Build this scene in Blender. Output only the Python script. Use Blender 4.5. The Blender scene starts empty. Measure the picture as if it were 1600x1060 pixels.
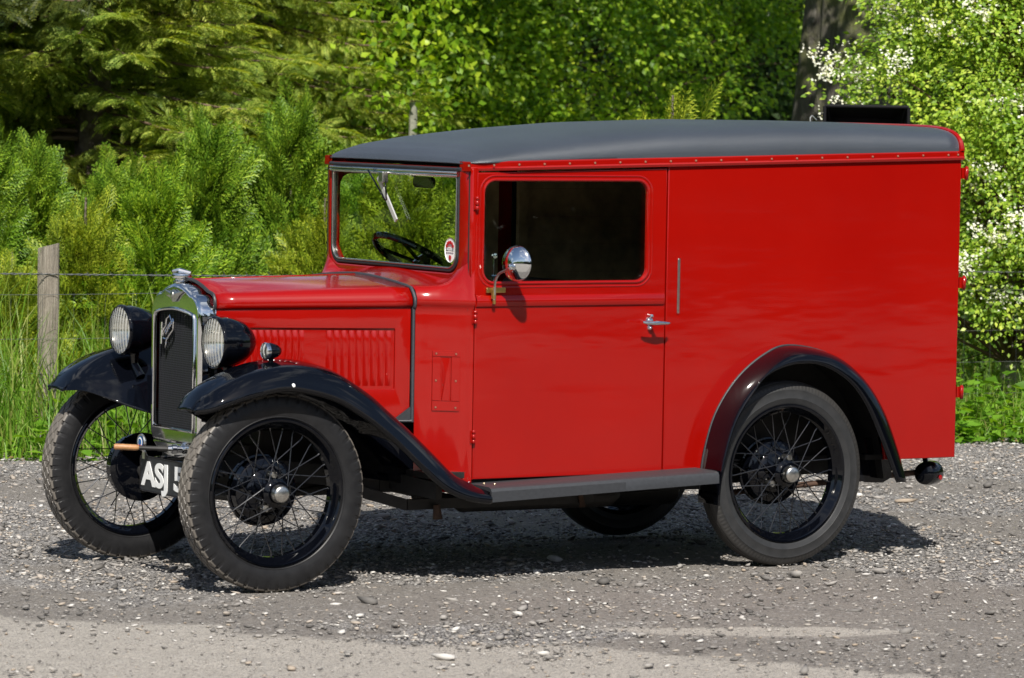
import bpy, bmesh, math, random
import numpy as np
from mathutils import Vector, Matrix
rad = math.radians
C = bpy.context.scene.collection
SC = bpy.context.scene

# ---------------------------------------------------------------- camera
CAM = np.array([-6.565797, -13.17909, 1.698868])
YAW, PITCH, ROLL, FPX = 0.5352530, 0.0590865, 0.0167015, 6663.86
_f = np.array([math.sin(YAW)*math.cos(PITCH), math.cos(YAW)*math.cos(PITCH), -math.sin(PITCH)])
_r = np.cross(_f, [0, 0, 1.]); _r /= np.linalg.norm(_r); _u = np.cross(_r, _f)
_c, _s = math.cos(ROLL), math.sin(ROLL)
RT, UP = _c*_r+_s*_u, -_s*_r+_c*_u
cd = bpy.data.cameras.new('camera'); cam = bpy.data.objects.new('camera', cd); C.objects.link(cam)
cam.matrix_world = Matrix(((RT[0], UP[0], -_f[0], CAM[0]), (RT[1], UP[1], -_f[1], CAM[1]), (RT[2], UP[2], -_f[2], CAM[2]), (0, 0, 0, 1)))
cd.sensor_width = 36; cd.lens = FPX/1600*36; cd.clip_start = .5; cd.clip_end = 1000
cd.dof.use_dof = True; cd.dof.focus_distance = 16.2; cd.dof.aperture_fstop = 8.5
SC.camera = cam

# ---------------------------------------------------------------- sky, sun, exposure
SUN_EL, SUN_ROT = 47.0, 206.8
w = bpy.data.worlds.new('World'); SC.world = w; w.use_nodes = True
nt = w.node_tree; nt.nodes.clear()
sky = nt.nodes.new('ShaderNodeTexSky'); sky.sky_type = 'NISHITA'; sky.sun_disc = False
sky.sun_elevation = rad(SUN_EL); sky.sun_rotation = rad(SUN_ROT); sky.air_density = 1.0; sky.dust_density = 1.0; sky.ozone_density = 1.5
tc = nt.nodes.new('ShaderNodeTexCoord'); mp = nt.nodes.new('ShaderNodeMapping'); mp.inputs['Scale'].default_value = (1, 1, 2.6)
nz = nt.nodes.new('ShaderNodeTexNoise'); nz.inputs['Scale'].default_value = 2.6; nz.inputs['Detail'].default_value = 7; nz.inputs['Roughness'].default_value = .58
cr = nt.nodes.new('ShaderNodeValToRGB'); cr.color_ramp.elements[0].position = .52; cr.color_ramp.elements[1].position = .68
mx = nt.nodes.new('ShaderNodeMix'); mx.data_type = 'RGBA'; mx.inputs[7].default_value = (8.5, 8.8, 9.2, 1)
bg = nt.nodes.new('ShaderNodeBackground'); bg.inputs['Strength'].default_value = .066
wo = nt.nodes.new('ShaderNodeOutputWorld')
L = nt.links.new
L(tc.outputs['Generated'], mp.inputs['Vector']); L(mp.outputs[0], nz.inputs['Vector']); L(nz.outputs[0], cr.inputs[0])
L(cr.outputs[0], mx.inputs[0]); L(sky.outputs[0], mx.inputs[6]); L(mx.outputs[2], bg.inputs[0]); L(bg.outputs[0], wo.inputs[0])
sd = bpy.data.lights.new('sun', 'SUN'); sd.energy = 4.9; sd.angle = rad(.53); sd.color = (1, .955, .88)
sun = bpy.data.objects.new('sun', sd); C.objects.link(sun)
_e, _a = rad(SUN_EL), rad(SUN_ROT)
SD = Vector((math.cos(_e)*math.sin(_a), math.cos(_e)*math.cos(_a), math.sin(_e)))
sun.rotation_euler = SD.to_track_quat('Z', 'Y').to_euler()
SC.view_settings.view_transform = 'Standard'; SC.view_settings.look = 'None'; SC.view_settings.gamma = 1
SC.view_settings.exposure = 0.55

# ---------------------------------------------------------------- measuring helpers
def P(u, v, y):
    """world point seen at photo pixel (u, v) on the vertical plane Y = y"""
    d = _f+(u-800)/FPX*RT-(v-530)/FPX*UP
    return CAM+(y-CAM[1])/d[1]*d
def PX(u, v, x):
    d = _f+(u-800)/FPX*RT-(v-530)/FPX*UP
    return CAM+(x-CAM[0])/d[0]*d
def PD(u, v, dist):
    d = _f+(u-800)/FPX*RT-(v-530)/FPX*UP
    return CAM+dist*d

# ---------------------------------------------------------------- object helpers
def tag(o, label=None, cat=None, group=None, kind=None):
    if label: o['label'] = label
    if cat: o['category'] = cat
    if group: o['group'] = group
    if kind: o['kind'] = kind
    return o
def empty(name, loc, label=None, cat=None, group=None):
    o = bpy.data.objects.new(name, None); C.objects.link(o); o.location = loc; o.empty_display_size = .2
    return tag(o, label, cat, group)
def link(name, me, mat, parent=None):
    o = bpy.data.objects.new(name, me); C.objects.link(o)
    if mat is not None and not me.materials: me.materials.append(mat)
    if parent is not None:
        o.parent = parent
        M = Matrix.Identity(4); p = parent
        while p is not None: M = p.matrix_basis @ M; p = p.parent
        o.matrix_basis = M.inverted()        # child meshes are modelled in world coordinates
    return o
def fin(me, smooth=True, ang=35):
    me.validate(); me.update()
    if smooth:
        me.polygons.foreach_set('use_smooth', [True]*len(me.polygons))
        me.set_sharp_from_angle(angle=rad(ang))
    return me
def flatbig(me):
    for p in me.polygons:
        n = p.normal
        if max(abs(n.x), abs(n.y), abs(n.z)) > .9995 and p.area > 2e-5: p.use_smooth = False
def mesh(name, V, F, smooth=True, ang=35):
    me = bpy.data.meshes.new(name); me.from_pydata([tuple(map(float, v)) for v in V], [], F); return fin(me, smooth, ang)
def obj(name, V, F, mat, parent=None, smooth=True, ang=35):
    return link(name, mesh(name, V, F, smooth, ang), mat, parent)
class MB:
    """collects shapes of ONE part into one mesh"""
    def __init__(s): s.v = []; s.f = []
    def add(s, V, F):
        b = len(s.v); s.v += [tuple(map(float, x)) for x in V]; s.f += [tuple(i+b for i in f) for f in F]
    def me(s, m):
        V = [v.co[:] for v in m.vertices]; s.add(V, [tuple(p.vertices) for p in m.polygons])
    def box(s, a, b):
        x0, y0, z0 = a; x1, y1, z1 = b
        s.add([(x0, y0, z0), (x1, y0, z0), (x1, y1, z0), (x0, y1, z0), (x0, y0, z1), (x1, y0, z1), (x1, y1, z1), (x0, y1, z1)],
              [(0, 3, 2, 1), (4, 5, 6, 7), (0, 1, 5, 4), (1, 2, 6, 5), (2, 3, 7, 6), (3, 0, 4, 7)])
    def tube(s, pts, r, n=10, cap=True, closed=False):
        pts = [Vector(p) for p in pts]; N = len(pts); rs = r if isinstance(r, (list, tuple)) else [r]*N
        prev = None; V = []; F = []
        for i, p in enumerate(pts):
            if closed: t = pts[(i+1) % N]-pts[i-1]
            else: t = pts[min(i+1, N-1)]-pts[max(i-1, 0)]
            t.normalize()
            if prev is None:
                a = Vector((0, 0, 1)) if abs(t.z) < .9 else Vector((1, 0, 0)); x = t.cross(a).normalized()
            else: x = (prev-t*prev.dot(t)).normalized()
            prev = x; y = t.cross(x)
            for k in range(n):
                an = 2*math.pi*k/n; V.append(p+(x*math.cos(an)+y*math.sin(an))*rs[i])
        for i in range(N if closed else N-1):
            j = (i+1) % N
            for k in range(n): F.append((i*n+k, i*n+(k+1) % n, j*n+(k+1) % n, j*n+k))
        if cap and not closed: F.append(tuple(range(n))[::-1]); F.append(tuple((N-1)*n+k for k in range(n)))
        s.add(V, F)
    def lathe(s, prof, o, axis, n=48, closed=False):
        """prof: list of (radius, distance along axis)"""
        o = Vector(o); axis = Vector(axis).normalized(); a = Vector((0, 0, 1)) if abs(axis.z) < .9 else Vector((1, 0, 0))
        x = axis.cross(a).normalized(); y = axis.cross(x); V = []; F = []; m = len(prof)
        for k in range(n):
            an = 2*math.pi*k/n; d = x*math.cos(an)+y*math.sin(an)
            for (r, h) in prof: V.append(o+d*r+axis*h)
        for k in range(n):
            kk = (k+1) % n
            for i in range(m if closed else m-1):
                j = (i+1) % m; F.append((k*m+i, kk*m+i, kk*m+j, k*m+j))
        s.add(V, F)
    def rows(s, R, closed=False):
        n = len(R[0]); V = [p for r in R for p in r]; F = []
        for i in range(len(R)-1):
            for k in range(n if closed else n-1):
                kk = (k+1) % n; F.append((i*n+k, i*n+kk, (i+1)*n+kk, (i+1)*n+k))
        s.add(V, F)
    def build(s, name, mat, parent=None, smooth=True, ang=35, weld=0):
        me = bpy.data.meshes.new(name); me.from_pydata(s.v, [], s.f)
        bm = bmesh.new(); bm.from_mesh(me)
        if weld: bmesh.ops.remove_doubles(bm, verts=bm.verts, dist=weld)
        bmesh.ops.recalc_face_normals(bm, faces=bm.faces); bm.to_mesh(me); bm.free(); fin(me, smooth, ang); flatbig(me)
        return link(name, me, mat, parent)
def mods(o, solid=0, bevel=0, sub=0, off=-1, seg=2):
    if sub: m = o.modifiers.new('subdivision', 'SUBSURF'); m.levels = sub; m.render_levels = sub
    if solid: m = o.modifiers.new('solidify', 'SOLIDIFY'); m.thickness = solid; m.offset = off
    if bevel: m = o.modifiers.new('bevel', 'BEVEL'); m.width = bevel; m.segments = seg; m.limit_method = 'ANGLE'; m.harden_normals = False
    return o
def rrect(x0, z0, x1, z1, r, n=6):
    """rounded rectangle; r one radius or four (bl, br, tr, tl)"""
    rs = r if isinstance(r, (list, tuple)) else (r,)*4; out = []
    for (cx, cz, a0, q) in ((x0, z0, 180, 0), (x1, z0, 270, 1), (x1, z1, 0, 2), (x0, z1, 90, 3)):
        R = rs[q]; sx = 1 if cx == x0 else -1; sz = 1 if cz == z0 else -1
        for i in range(n+1):
            a = rad(a0+90*i/n); out.append((cx+sx*R+R*math.cos(a), cz+sz*R+R*math.sin(a)))
    return out
def plate_me(loops, th, bev, to3):
    """flat plate with holes; loops in 2D; to3(a, b, h) maps to the world; th total thickness"""
    cu = bpy.data.curves.new('plate', 'CURVE'); cu.dimensions = '2D'; cu.fill_mode = 'BOTH'
    cu.extrude = max(th/2-bev, .0002); cu.bevel_depth = bev; cu.bevel_resolution = 2; cu.offset = -bev
    for lp in loops:
        s = cu.splines.new('POLY'); s.points.add(len(lp)-1); s.use_cyclic_u = True
        for i, (a, b) in enumerate(lp): s.points[i].co = (a, b, 0, 1)
    o = bpy.data.objects.new('plate', cu); me = bpy.data.meshes.new_from_object(o)
    for v in me.vertices: v.co = to3(v.co.x, v.co.y, v.co.z)
    bpy.data.objects.remove(o); bpy.data.curves.remove(cu)
    bm = bmesh.new(); bm.from_mesh(me); bmesh.ops.remove_doubles(bm, verts=bm.verts, dist=1e-5)
    bmesh.ops.recalc_face_normals(bm, faces=bm.faces); bm.to_mesh(me); bm.free()
    return me
def plate(name, loops, th, bev, to3, mat, parent=None):
    me = plate_me(loops, th, bev, to3); me.name = name; fin(me, True, 25); flatbig(me); return link(name, me, mat, parent)
def text_me(body, size, to3, ext=.001, off=0):
    cu = bpy.data.curves.new('txt', 'FONT'); cu.body = body; cu.size = size; cu.extrude = ext; cu.offset = off; cu.align_x = 'LEFT'
    o = bpy.data.objects.new('txt', cu); me = bpy.data.meshes.new_from_object(o)
    for v in me.vertices: v.co = to3(v.co.x, v.co.y, v.co.z)
    bpy.data.objects.remove(o); bpy.data.curves.remove(cu); return me
def cat(ctrl, n):
    """Catmull-Rom through control points -> n points"""
    Q = np.array(ctrl, float); m = len(Q); out = []
    for i in range(n):
        t = i/(n-1)*(m-1); k = min(int(t), m-2); f = t-k
        p0, p1, p2, p3 = Q[max(k-1, 0)], Q[k], Q[k+1], Q[min(k+2, m-1)]
        out.append(.5*((2*p1)+(-p0+p2)*f+(2*p0-5*p1+4*p2-p3)*f*f+(-p0+3*p1-3*p2+p3)*f**3))
    return out
def copy_tree(o, parent=None, mirror=False):
    c = o.copy(); C.objects.link(c); c.parent = parent
    for ch in list(o.children): copy_tree(ch, c)
    return c

# ---------------------------------------------------------------- materials
def mat(name):
    m = bpy.data.materials.new(name); m.use_nodes = True
    return m, m.node_tree, m.node_tree.nodes['Principled BSDF']
def nn(t, typ, **kw):
    n = t.nodes.new(typ)
    for k, v in kw.items():
        if k.startswith('_'): setattr(n, k[1:], v)
        else: n.inputs[k.replace('__', ' ')].default_value = v
    return n
def ramp(t, src, stops):
    r = t.nodes.new('ShaderNodeValToRGB'); e = r.color_ramp.elements
    while len(e) > 1: e.remove(e[-1])
    for i, (p, c) in enumerate(stops):
        x = e[0] if i == 0 else e.new(p); x.position = p; x.color = (*c, 1) if len(c) == 3 else c
    t.links.new(src, r.inputs[0]); return r.outputs[0]
def pcoord(t, scale=1):
    tc = t.nodes.new('ShaderNodeTexCoord'); m = t.nodes.new('ShaderNodeMapping')
    m.inputs['Scale'].default_value = (scale,)*3 if not isinstance(scale, tuple) else scale
    t.links.new(tc.outputs['Object'], m.inputs[0]); return m.outputs[0]
def noise(t, scale, detail=4, rough=.5, vec=None, dist=0):
    n = t.nodes.new('ShaderNodeTexNoise'); n.inputs['Scale'].default_value = scale; n.inputs['Detail'].default_value = detail
    n.inputs['Roughness'].default_value = rough; n.inputs['Distortion'].default_value = dist
    t.links.new(vec if vec is not None else pcoord(t), n.inputs['Vector']); return n.outputs[0]
def bump(t, h, strength, dist=.01, prev=None):
    b = t.nodes.new('ShaderNodeBump'); b.inputs['Strength'].default_value = strength; b.inputs['Distance'].default_value = dist
    t.links.new(h, b.inputs['Height'])
    if prev is not None: t.links.new(prev, b.inputs['Normal'])
    return b.outputs[0]
def simple(name, col, rough=.5, metal=0, coat=0, nscale=0, nb=0, nd=.002, var=0, spec=.5):
    m, t, b = mat(name); b.inputs['Roughness'].default_value = rough; b.inputs['Metallic'].default_value = metal
    b.inputs['Coat Weight'].default_value = coat; b.inputs['Coat Roughness'].default_value = .03; b.inputs['Specular IOR Level'].default_value = spec
    if var:
        o = noise(t, nscale, 6, .6)
        t.links.new(ramp(t, o, [(.3, tuple(c*(1-var) for c in col)), (.7, tuple(min(1, c*(1+var)) for c in col))]), b.inputs['Base Color'])
    else: b.inputs['Base Color'].default_value = (*col, 1)
    if nb: t.links.new(bump(t, noise(t, nscale, 5, .6), nb, nd), b.inputs['Normal'])
    return m
def red_paint():
    m, t, b = mat('red_paint'); b.inputs['Roughness'].default_value = .33; b.inputs['Coat Weight'].default_value = 1; b.inputs['Coat Roughness'].default_value = .06
    b.inputs['Specular IOR Level'].default_value = .08
    o = noise(t, 2.2, 5, .55, pcoord(t, (1, 1, .6)))
    t.links.new(ramp(t, o, [(.3, (.245, .0018, .0006)), (.7, (.275, .003, .001))]), b.inputs['Base Color'])
    # hand-painted coachwork: faint long ripples and a rubbed, uneven gloss
    h1 = noise(t, 2.4, 3, .45, pcoord(t, (.6, 1, 2.4))); h2 = noise(t, 60, 3, .5, pcoord(t, (.25, 1, 1)))
    b1 = bump(t, h1, .32, .010); b2 = bump(t, h2, .06, .001, b1)
    t.links.new(b2, b.inputs['Normal']); t.links.new(b2, b.inputs['Coat Normal'])
    s = noise(t, 5, 6, .7, pcoord(t, (.3, 1, 2.5)))
    rr = ramp(t, s, [(.35, (.05,)*3), (.75, (.16,)*3)]); t.links.new(rr, b.inputs['Coat Roughness'])
    return m
M = {}
M['red'] = red_paint()
M['black'] = simple('black_enamel', (.0016, .002, .0035), .3, 0, 1, 3, .10, .004, spec=0)
M['black'].node_tree.nodes['Principled BSDF'].inputs['Coat IOR'].default_value = 1.48
M['matt'] = simple('matt_black_paint', (.008, .008, .009), .75, spec=.15)
M['spoke'] = simple('spoke_enamel', (.016, .017, .020), .2, .3, .6)
M['chassis'] = simple('chassis_black', (.012, .011, .010), .6, 0, 0, 30, .5, .002, .5)
M['rust'] = simple('rusty_brown_pipe', (.06, .032, .02), .8, 0, 0, 40, .5, .002, .5)
M['chrome'] = simple('chrome', (.78, .79, .80), .06, 1, 0, 14, .05, .002)
M['dullchrome'] = simple('dull_nickel', (.62, .61, .57), .28, 1, 0, 60, .2, .001, .15)
M['brass'] = simple('brass', (.62, .42, .14), .3, 1, 0, 60, .2, .001, .15)
M['rubber'] = simple('grey_rubber_mat', (.028, .030, .034), .5, 0, 0, 80, .25, .001, .15)
M['gasket'] = simple('black_rubber_strip', (.02, .022, .026), .5, 0, 0, 60, .3, .001, .3)
M['cord'] = simple('grey_bonnet_webbing', (.03, .033, .04), .6, 0, 0, 220, .6, .002, .35)
M['dark'] = simple('dark_interior', (.012, .011, .010), .8)
M['slat'] = simple('varnished_wood_slats', (.45, .30, .17), .5, 0, 0, 12, .3, .002, .4)
M['woodgrip'] = simple('worn_wooden_grip', (.34, .17, .07), .5, 0, 0, 40, .3, .001, .3)
M['seat'] = simple('dark_leather', (.02, .014, .012), .5, 0, 0, 50, .3, .002, .2)
M['bright'] = simple('bright_nickel', (.8, .8, .8), .32, .6)
M['white'] = simple('white_paint', (.8, .8, .78), .4)
M['redmark'] = simple('badge_red_enamel', (.45, .01, .02), .3)
M['bluemark'] = simple('badge_blue_enamel', (.02, .12, .35), .3)
M['redlens'] = simple('red_lens', (.25, .004, .006), .15, 0, 1)
M['goldscrew'] = simple('screw_brass', (.75, .62, .4), .3, 1)
M['reflector'] = simple('headlamp_reflector', (.93, .92, .88), .12, 1)
def roof_cloth():
    m, t, b = mat('black_roof_leathercloth'); b.inputs['Roughness'].default_value = .42; b.inputs['Specular IOR Level'].default_value = .9
    o = noise(t, 300, 3, .7); o2 = noise(t, 3, 4, .5)
    t.links.new(ramp(t, o2, [(.3, (.024, .030, .039)), (.7, (.034, .042, .054))]), b.inputs['Base Color'])
    t.links.new(bump(t, o, .8, .0022, bump(t, o2, .25, .01)), b.inputs['Normal']); b.inputs['Sheen Weight'].default_value = .15; b.inputs['Sheen Roughness'].default_value = .35
    b.inputs['Sheen Tint'].default_value = (.7, .8, 1, 1)
    return m
M['roof'] = roof_cloth()
def glass(name, tint=(1, 1, 1), rough=.0, f0=.035, flutes=False):
    m = bpy.data.materials.new(name); m.use_nodes = True; t = m.node_tree; t.nodes.clear()
    o = t.nodes.new('ShaderNodeOutputMaterial'); tr = t.nodes.new('ShaderNodeBsdfTransparent'); tr.inputs[0].default_value = (*tint, 1)
    g = t.nodes.new('ShaderNodeBsdfGlossy'); g.inputs['Roughness'].default_value = rough
    ge = t.nodes.new('ShaderNodeNewGeometry'); do = t.nodes.new('ShaderNodeVectorMath'); do.operation = 'DOT_PRODUCT'; t.links.new(ge.outputs['Incoming'], do.inputs[0]); t.links.new(ge.outputs['Normal'], do.inputs[1])
    prev = do.outputs['Value']
    for op, k in (('ABSOLUTE', 0), ('SUBTRACT', 1.0), ('POWER', 5.0), ('MULTIPLY_ADD', .95)):   # Schlick reflectance of a pane, the same from either side
        n = t.nodes.new('ShaderNodeMath'); n.operation = op
        if op == 'SUBTRACT': n.inputs[0].default_value = 1; t.links.new(prev, n.inputs[1])
        else:
            t.links.new(prev, n.inputs[0])
            if op == 'POWER': n.inputs[1].default_value = 5
            if op == 'MULTIPLY_ADD': n.inputs[1].default_value = .95; n.inputs[2].default_value = f0
        prev = n.outputs[0]
    if flutes:
        wv = t.nodes.new('ShaderNodeTexWave'); wv.bands_direction = 'Y'; wv.inputs['Scale'].default_value = 17; t.links.new(pcoord(t), wv.inputs[0]); t.links.new(bump(t, wv.outputs['Fac'], 1, .006), g.inputs['Normal'])
    if flutes:      # moulded flutes: pale diffuse stripes painted in for the light they refract
        df = t.nodes.new('ShaderNodeBsdfDiffuse'); df.inputs[0].default_value = (.62, .61, .56, 1); m2 = t.nodes.new('ShaderNodeMixShader')
        t.links.new(ramp(t, wv.outputs['Fac'], [(.35, (.06,)*3), (.8, (.62,)*3)]), m2.inputs[0]); t.links.new(tr.outputs[0], m2.inputs[1]); t.links.new(df.outputs[0], m2.inputs[2]); tr = m2
    mx = t.nodes.new('ShaderNodeMixShader'); t.links.new(prev, mx.inputs[0]); t.links.new(tr.outputs[0], mx.inputs[1]); t.links.new(g.outputs[0], mx.inputs[2]); t.links.new(mx.outputs[0], o.inputs[0])
    return m
M['glass'] = glass('clear_window_glass', (.93, .97, .93))
M['lens'] = glass('fluted_headlamp_glass', (.96, .96, .94), .08, .10, True)
def lens_mat():
    m, t, b = mat('fluted_headlamp_glass'); b.inputs['Base Color'].default_value = (.95, .96, .93, 1)
    b.inputs['Transmission Weight'].default_value = .75; b.inputs['Roughness'].default_value = .12; b.inputs['IOR'].default_value = 1.4
    return m
def tyre_mat(name, a, b_, wear):
    m, t, b = mat(name); b.inputs['Roughness'].default_value = .46; b.inputs['Specular IOR Level'].default_value = .35
    o = noise(t, 25, 6, .65); o2 = noise(t, 7, 4, .6)
    base = ramp(t, o, [(.3, a), (.7, b_)])
    # the running surface is scuffed and dusty: attribute 'tread' is 1 on tread blocks
    at = nn(t, 'ShaderNodeAttribute', _attribute_name='tread')
    mx = t.nodes.new('ShaderNodeMix'); mx.data_type = 'RGBA'; mx.inputs[7].default_value = (*wear, 1)
    t.links.new(at.outputs['Fac'], mx.inputs[0]); t.links.new(base, mx.inputs[6]); t.links.new(mx.outputs[2], b.inputs['Base Color'])
    t.links.new(bump(t, o2, .1, .002), b.inputs['Normal'])
    return m
M['tyref'] = tyre_mat('front_tyre_rubber', (.008, .008, .009), (.016, .016, .017), (.14, .125, .108))
M['tyrer'] = tyre_mat('rear_tyre_rubber', (.020, .021, .022), (.032, .032, .033), (.036, .034, .032))
# =================================================================== THE VAN (faces -X, near side is -Y)
B = .53                                    # half width of the body
van = empty('delivery_van', (1.03, 0, 0), 'small vintage red delivery van with black wings and black cloth roof parked on gravel', 'van')
XR = P(1498, 450, -B)[0]                   # rear end of body
_ra, _rb = P(724, 268, -B), P(1499, 250, -B)
def zr(x): return _ra[2]+(_rb[2]-_ra[2])*(x-_ra[0])/(_rb[0]-_ra[0])     # underside of gutter rail
XF = P(741, 500, -B)[0]; XD = P(1039, 500, -B)[0]   # door edges
ZB = P(890, 744, -B)[2]; ZBR = P(1460, 716, -B)[2]
sidemap = lambda s, y0: (lambda a, b, h: (a, s*(y0+h), b))
# --- body: rear quarters, rear wall, sills, bulkheads
mb = MB()
ax, az, arx, arz = 2.125, .30, .405, .452
for s in (-1, 1):
    arch = [(ax-arx*math.cos(rad(a)), az+arz*math.sin(rad(a))) for a in range(8, 173, 6)]
    lp = [(XD+.004, ZB)]+[(max(arch[0][0], XD+.02), ZB)]+arch[0:]+[(arch[-1][0], ZBR), (XR, ZBR)]
    n = 14; lp += [(XR+(XD+.004-XR)*i/n, zr(XR+(XD+.004-XR)*i/n)+.004) for i in range(n+1)]
    mb.me(plate_me([lp], .014, .0035, sidemap(s, B-.007)))
mb.me(plate_me([rrect(-B+.004, ZBR, B-.004, zr(XR), .01)], .02, .004, lambda a, b, h: (XR-.012+h, a, b)))
body = mb.build('body', M['red'], van)
# cargo area lining and floor (its own part: dark, seen through the door glass)
lin = MB()
for s in (-1, 1):
    for k in range(6):
        z0 = .80+k*.104; lin.box((XD+.03, s*(B-.02)-.004, z0), (XR-.04, s*(B-.02)+.004, z0+.103))
lin.box((XR-.05, -B+.03, .4), (XR-.035, B-.03, 1.44))
lin.build('wooden_lining', M['slat'], van, False)
fl = MB(); fl.box((.62, -B+.016, .352), (1.70, B-.016, .372)); fl.box((1.70, -.40, .352), (2.45, .40, .372)); fl.box((2.45, -B+.016, .362), (XR-.04, B-.016, .380))
for s in (-1, 1):                                        # inner wheel boxes
    R0 = [(ax-(arx-.004)*math.cos(rad(a)), s*(B-.016), az+(arz-.004)*math.sin(rad(a))) for a in range(6, 176, 8)]; R0 = R0+[(R0[-1][0]+.01, s*(B-.016), .29)]
    R1 = [(p[0], s*.38, p[2]) for p in R0]; fl.rows([R0, R1])
    lp = [(p[0], p[2]) for p in R1]; fl.me(plate_me([lp], .006, .001, sidemap(s, .38)))
fl.build('floor_pan', M['chassis'], van, False)
# --- gutter rail round the roof edge
ra = MB()
for s in (-1, 1):
    n = 40; R = []
    for i in range(n+1):
        x = .754+(XR+.004-.754)*(i/n)**1.6; y = B
        if i < 8: y = .474+(B-.474)*(i/8)**.6
        if i == 1: y = .52
        z = zr(x)
        R.append([(x, s*y, z-.002), (x, s*(y+.011), z), (x, s*(y+.014), z+.008), (x, s*(y+.010), z+.013), (x, s*(y+.010), z+.028), (x, s*(y+.004), z+.032), (x, s*(y-.01), z+.032), (x, s*(y-.01), z-.002)])
    ra.rows(R, True)
rail = ra.build('gutter_rail', M['red'], van, True, 30)
sc0 = None
for u in list(np.linspace(733, 1482, 20))+[1497]:
    x = P(u, 255, -B-.012)[0]; z = zr(x)+.019
    if sc0 is None:
        m_ = MB(); m_.lathe([(0, .0035), (.0035, .0025), (.0045, 0)], (0, 0, 0), (0, -1, 0), 8); sc0 = m_.build('rail_screw', M['goldscrew'], None); o = sc0
    else: o = sc0.copy(); C.objects.link(o)
    o.parent = rail; o.matrix_basis = rail.matrix_basis.inverted() @ Matrix.Identity(4); o.location = Vector((x, -B-.0105, z))-van.location+Vector((0, 0, 0))
    o.matrix_parent_inverse = Matrix.Identity(4)
    o.matrix_basis = (van.matrix_basis @ rail.matrix_basis).inverted() @ Matrix.Translation((x, -B-.0105, z))
# --- roof cloth
rf = MB(); X0 = .752; nx, ny = 60, 72; R = []
Hx = [(0, 0), (.010, .018), (.04, .040), (.10, .060), (.24, .080), (.5, .101), (.85, .118), (1.3, .123), (1.75, .112), (XR-X0-.012, .092)]
def Hf(d): return float(np.interp(d, [h[0] for h in Hx], [h[1] for h in Hx]))
def roofz(x, y):
    t = min(abs(y)/(B+.004), 1); return zr(x)+.028+Hf(x-X0)*(1-t**3.0)**(1/1.75)
for i in range(nx+1):
    q = i/nx; x = X0+(XR-.012-X0)*(q**1.8 if q < .5 else .5**1.8+(1-.5**1.8)*(q-.5)/.5)
    wy = (B+.004) if x > .84 else .468+(B+.004-.468)*(max(0, 1-((.84-x)/.088)**2))**.5
    r_ = []; k_ = min(1, (x-X0)/.8); pq = (3.6+2.4*k_, 2.0+1.0*k_)
    for j in range(ny+1):
        a = -math.pi/2+math.pi*j/ny; y = math.sin(a)*wy
        t = abs(math.sin(a)); r_.append((x, y, zr(x)+.026+Hf(x-X0)*(max(0, 1-t**pq[0]))**(1/pq[1])))
    R.append(r_)
rf.rows(R)
roof = rf.build('roof', M['roof'], van, True, 60)
mods(roof, solid=.004, off=-1)
te = MB(); R = []
for (dx, ex) in ((-.012, .0), (-.010, .008), (0, .011), (.010, .006), (.014, -.006)):     # red beading round the rear edge of the roof
    x = XR+dx-.004; row = []
    for j in range(ny+1):
        a = -math.pi/2+math.pi*j/ny; t = abs(math.sin(a)); y = math.sin(a)*(B+.004+ex)
        row.append((x, y, zr(XR)+.02+(.006 if t > .999 else 0)+(Hf(9)-.004+ex)*(max(0, 1-t**6.0))**(1/3.0)+ex*.6))
    R.append(row)
te.rows(R)
cap = [(p[1], p[2]) for p in R[-1]]
te.me(plate_me([cap+[(B-.02, zr(XR)-.01), (-B+.02, zr(XR)-.01)]], .006, .001, lambda a, b, h: (XR+.004+h, a, b)))
te.build('roof_rear_moulding', M['red'], van, True, 50)
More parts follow.
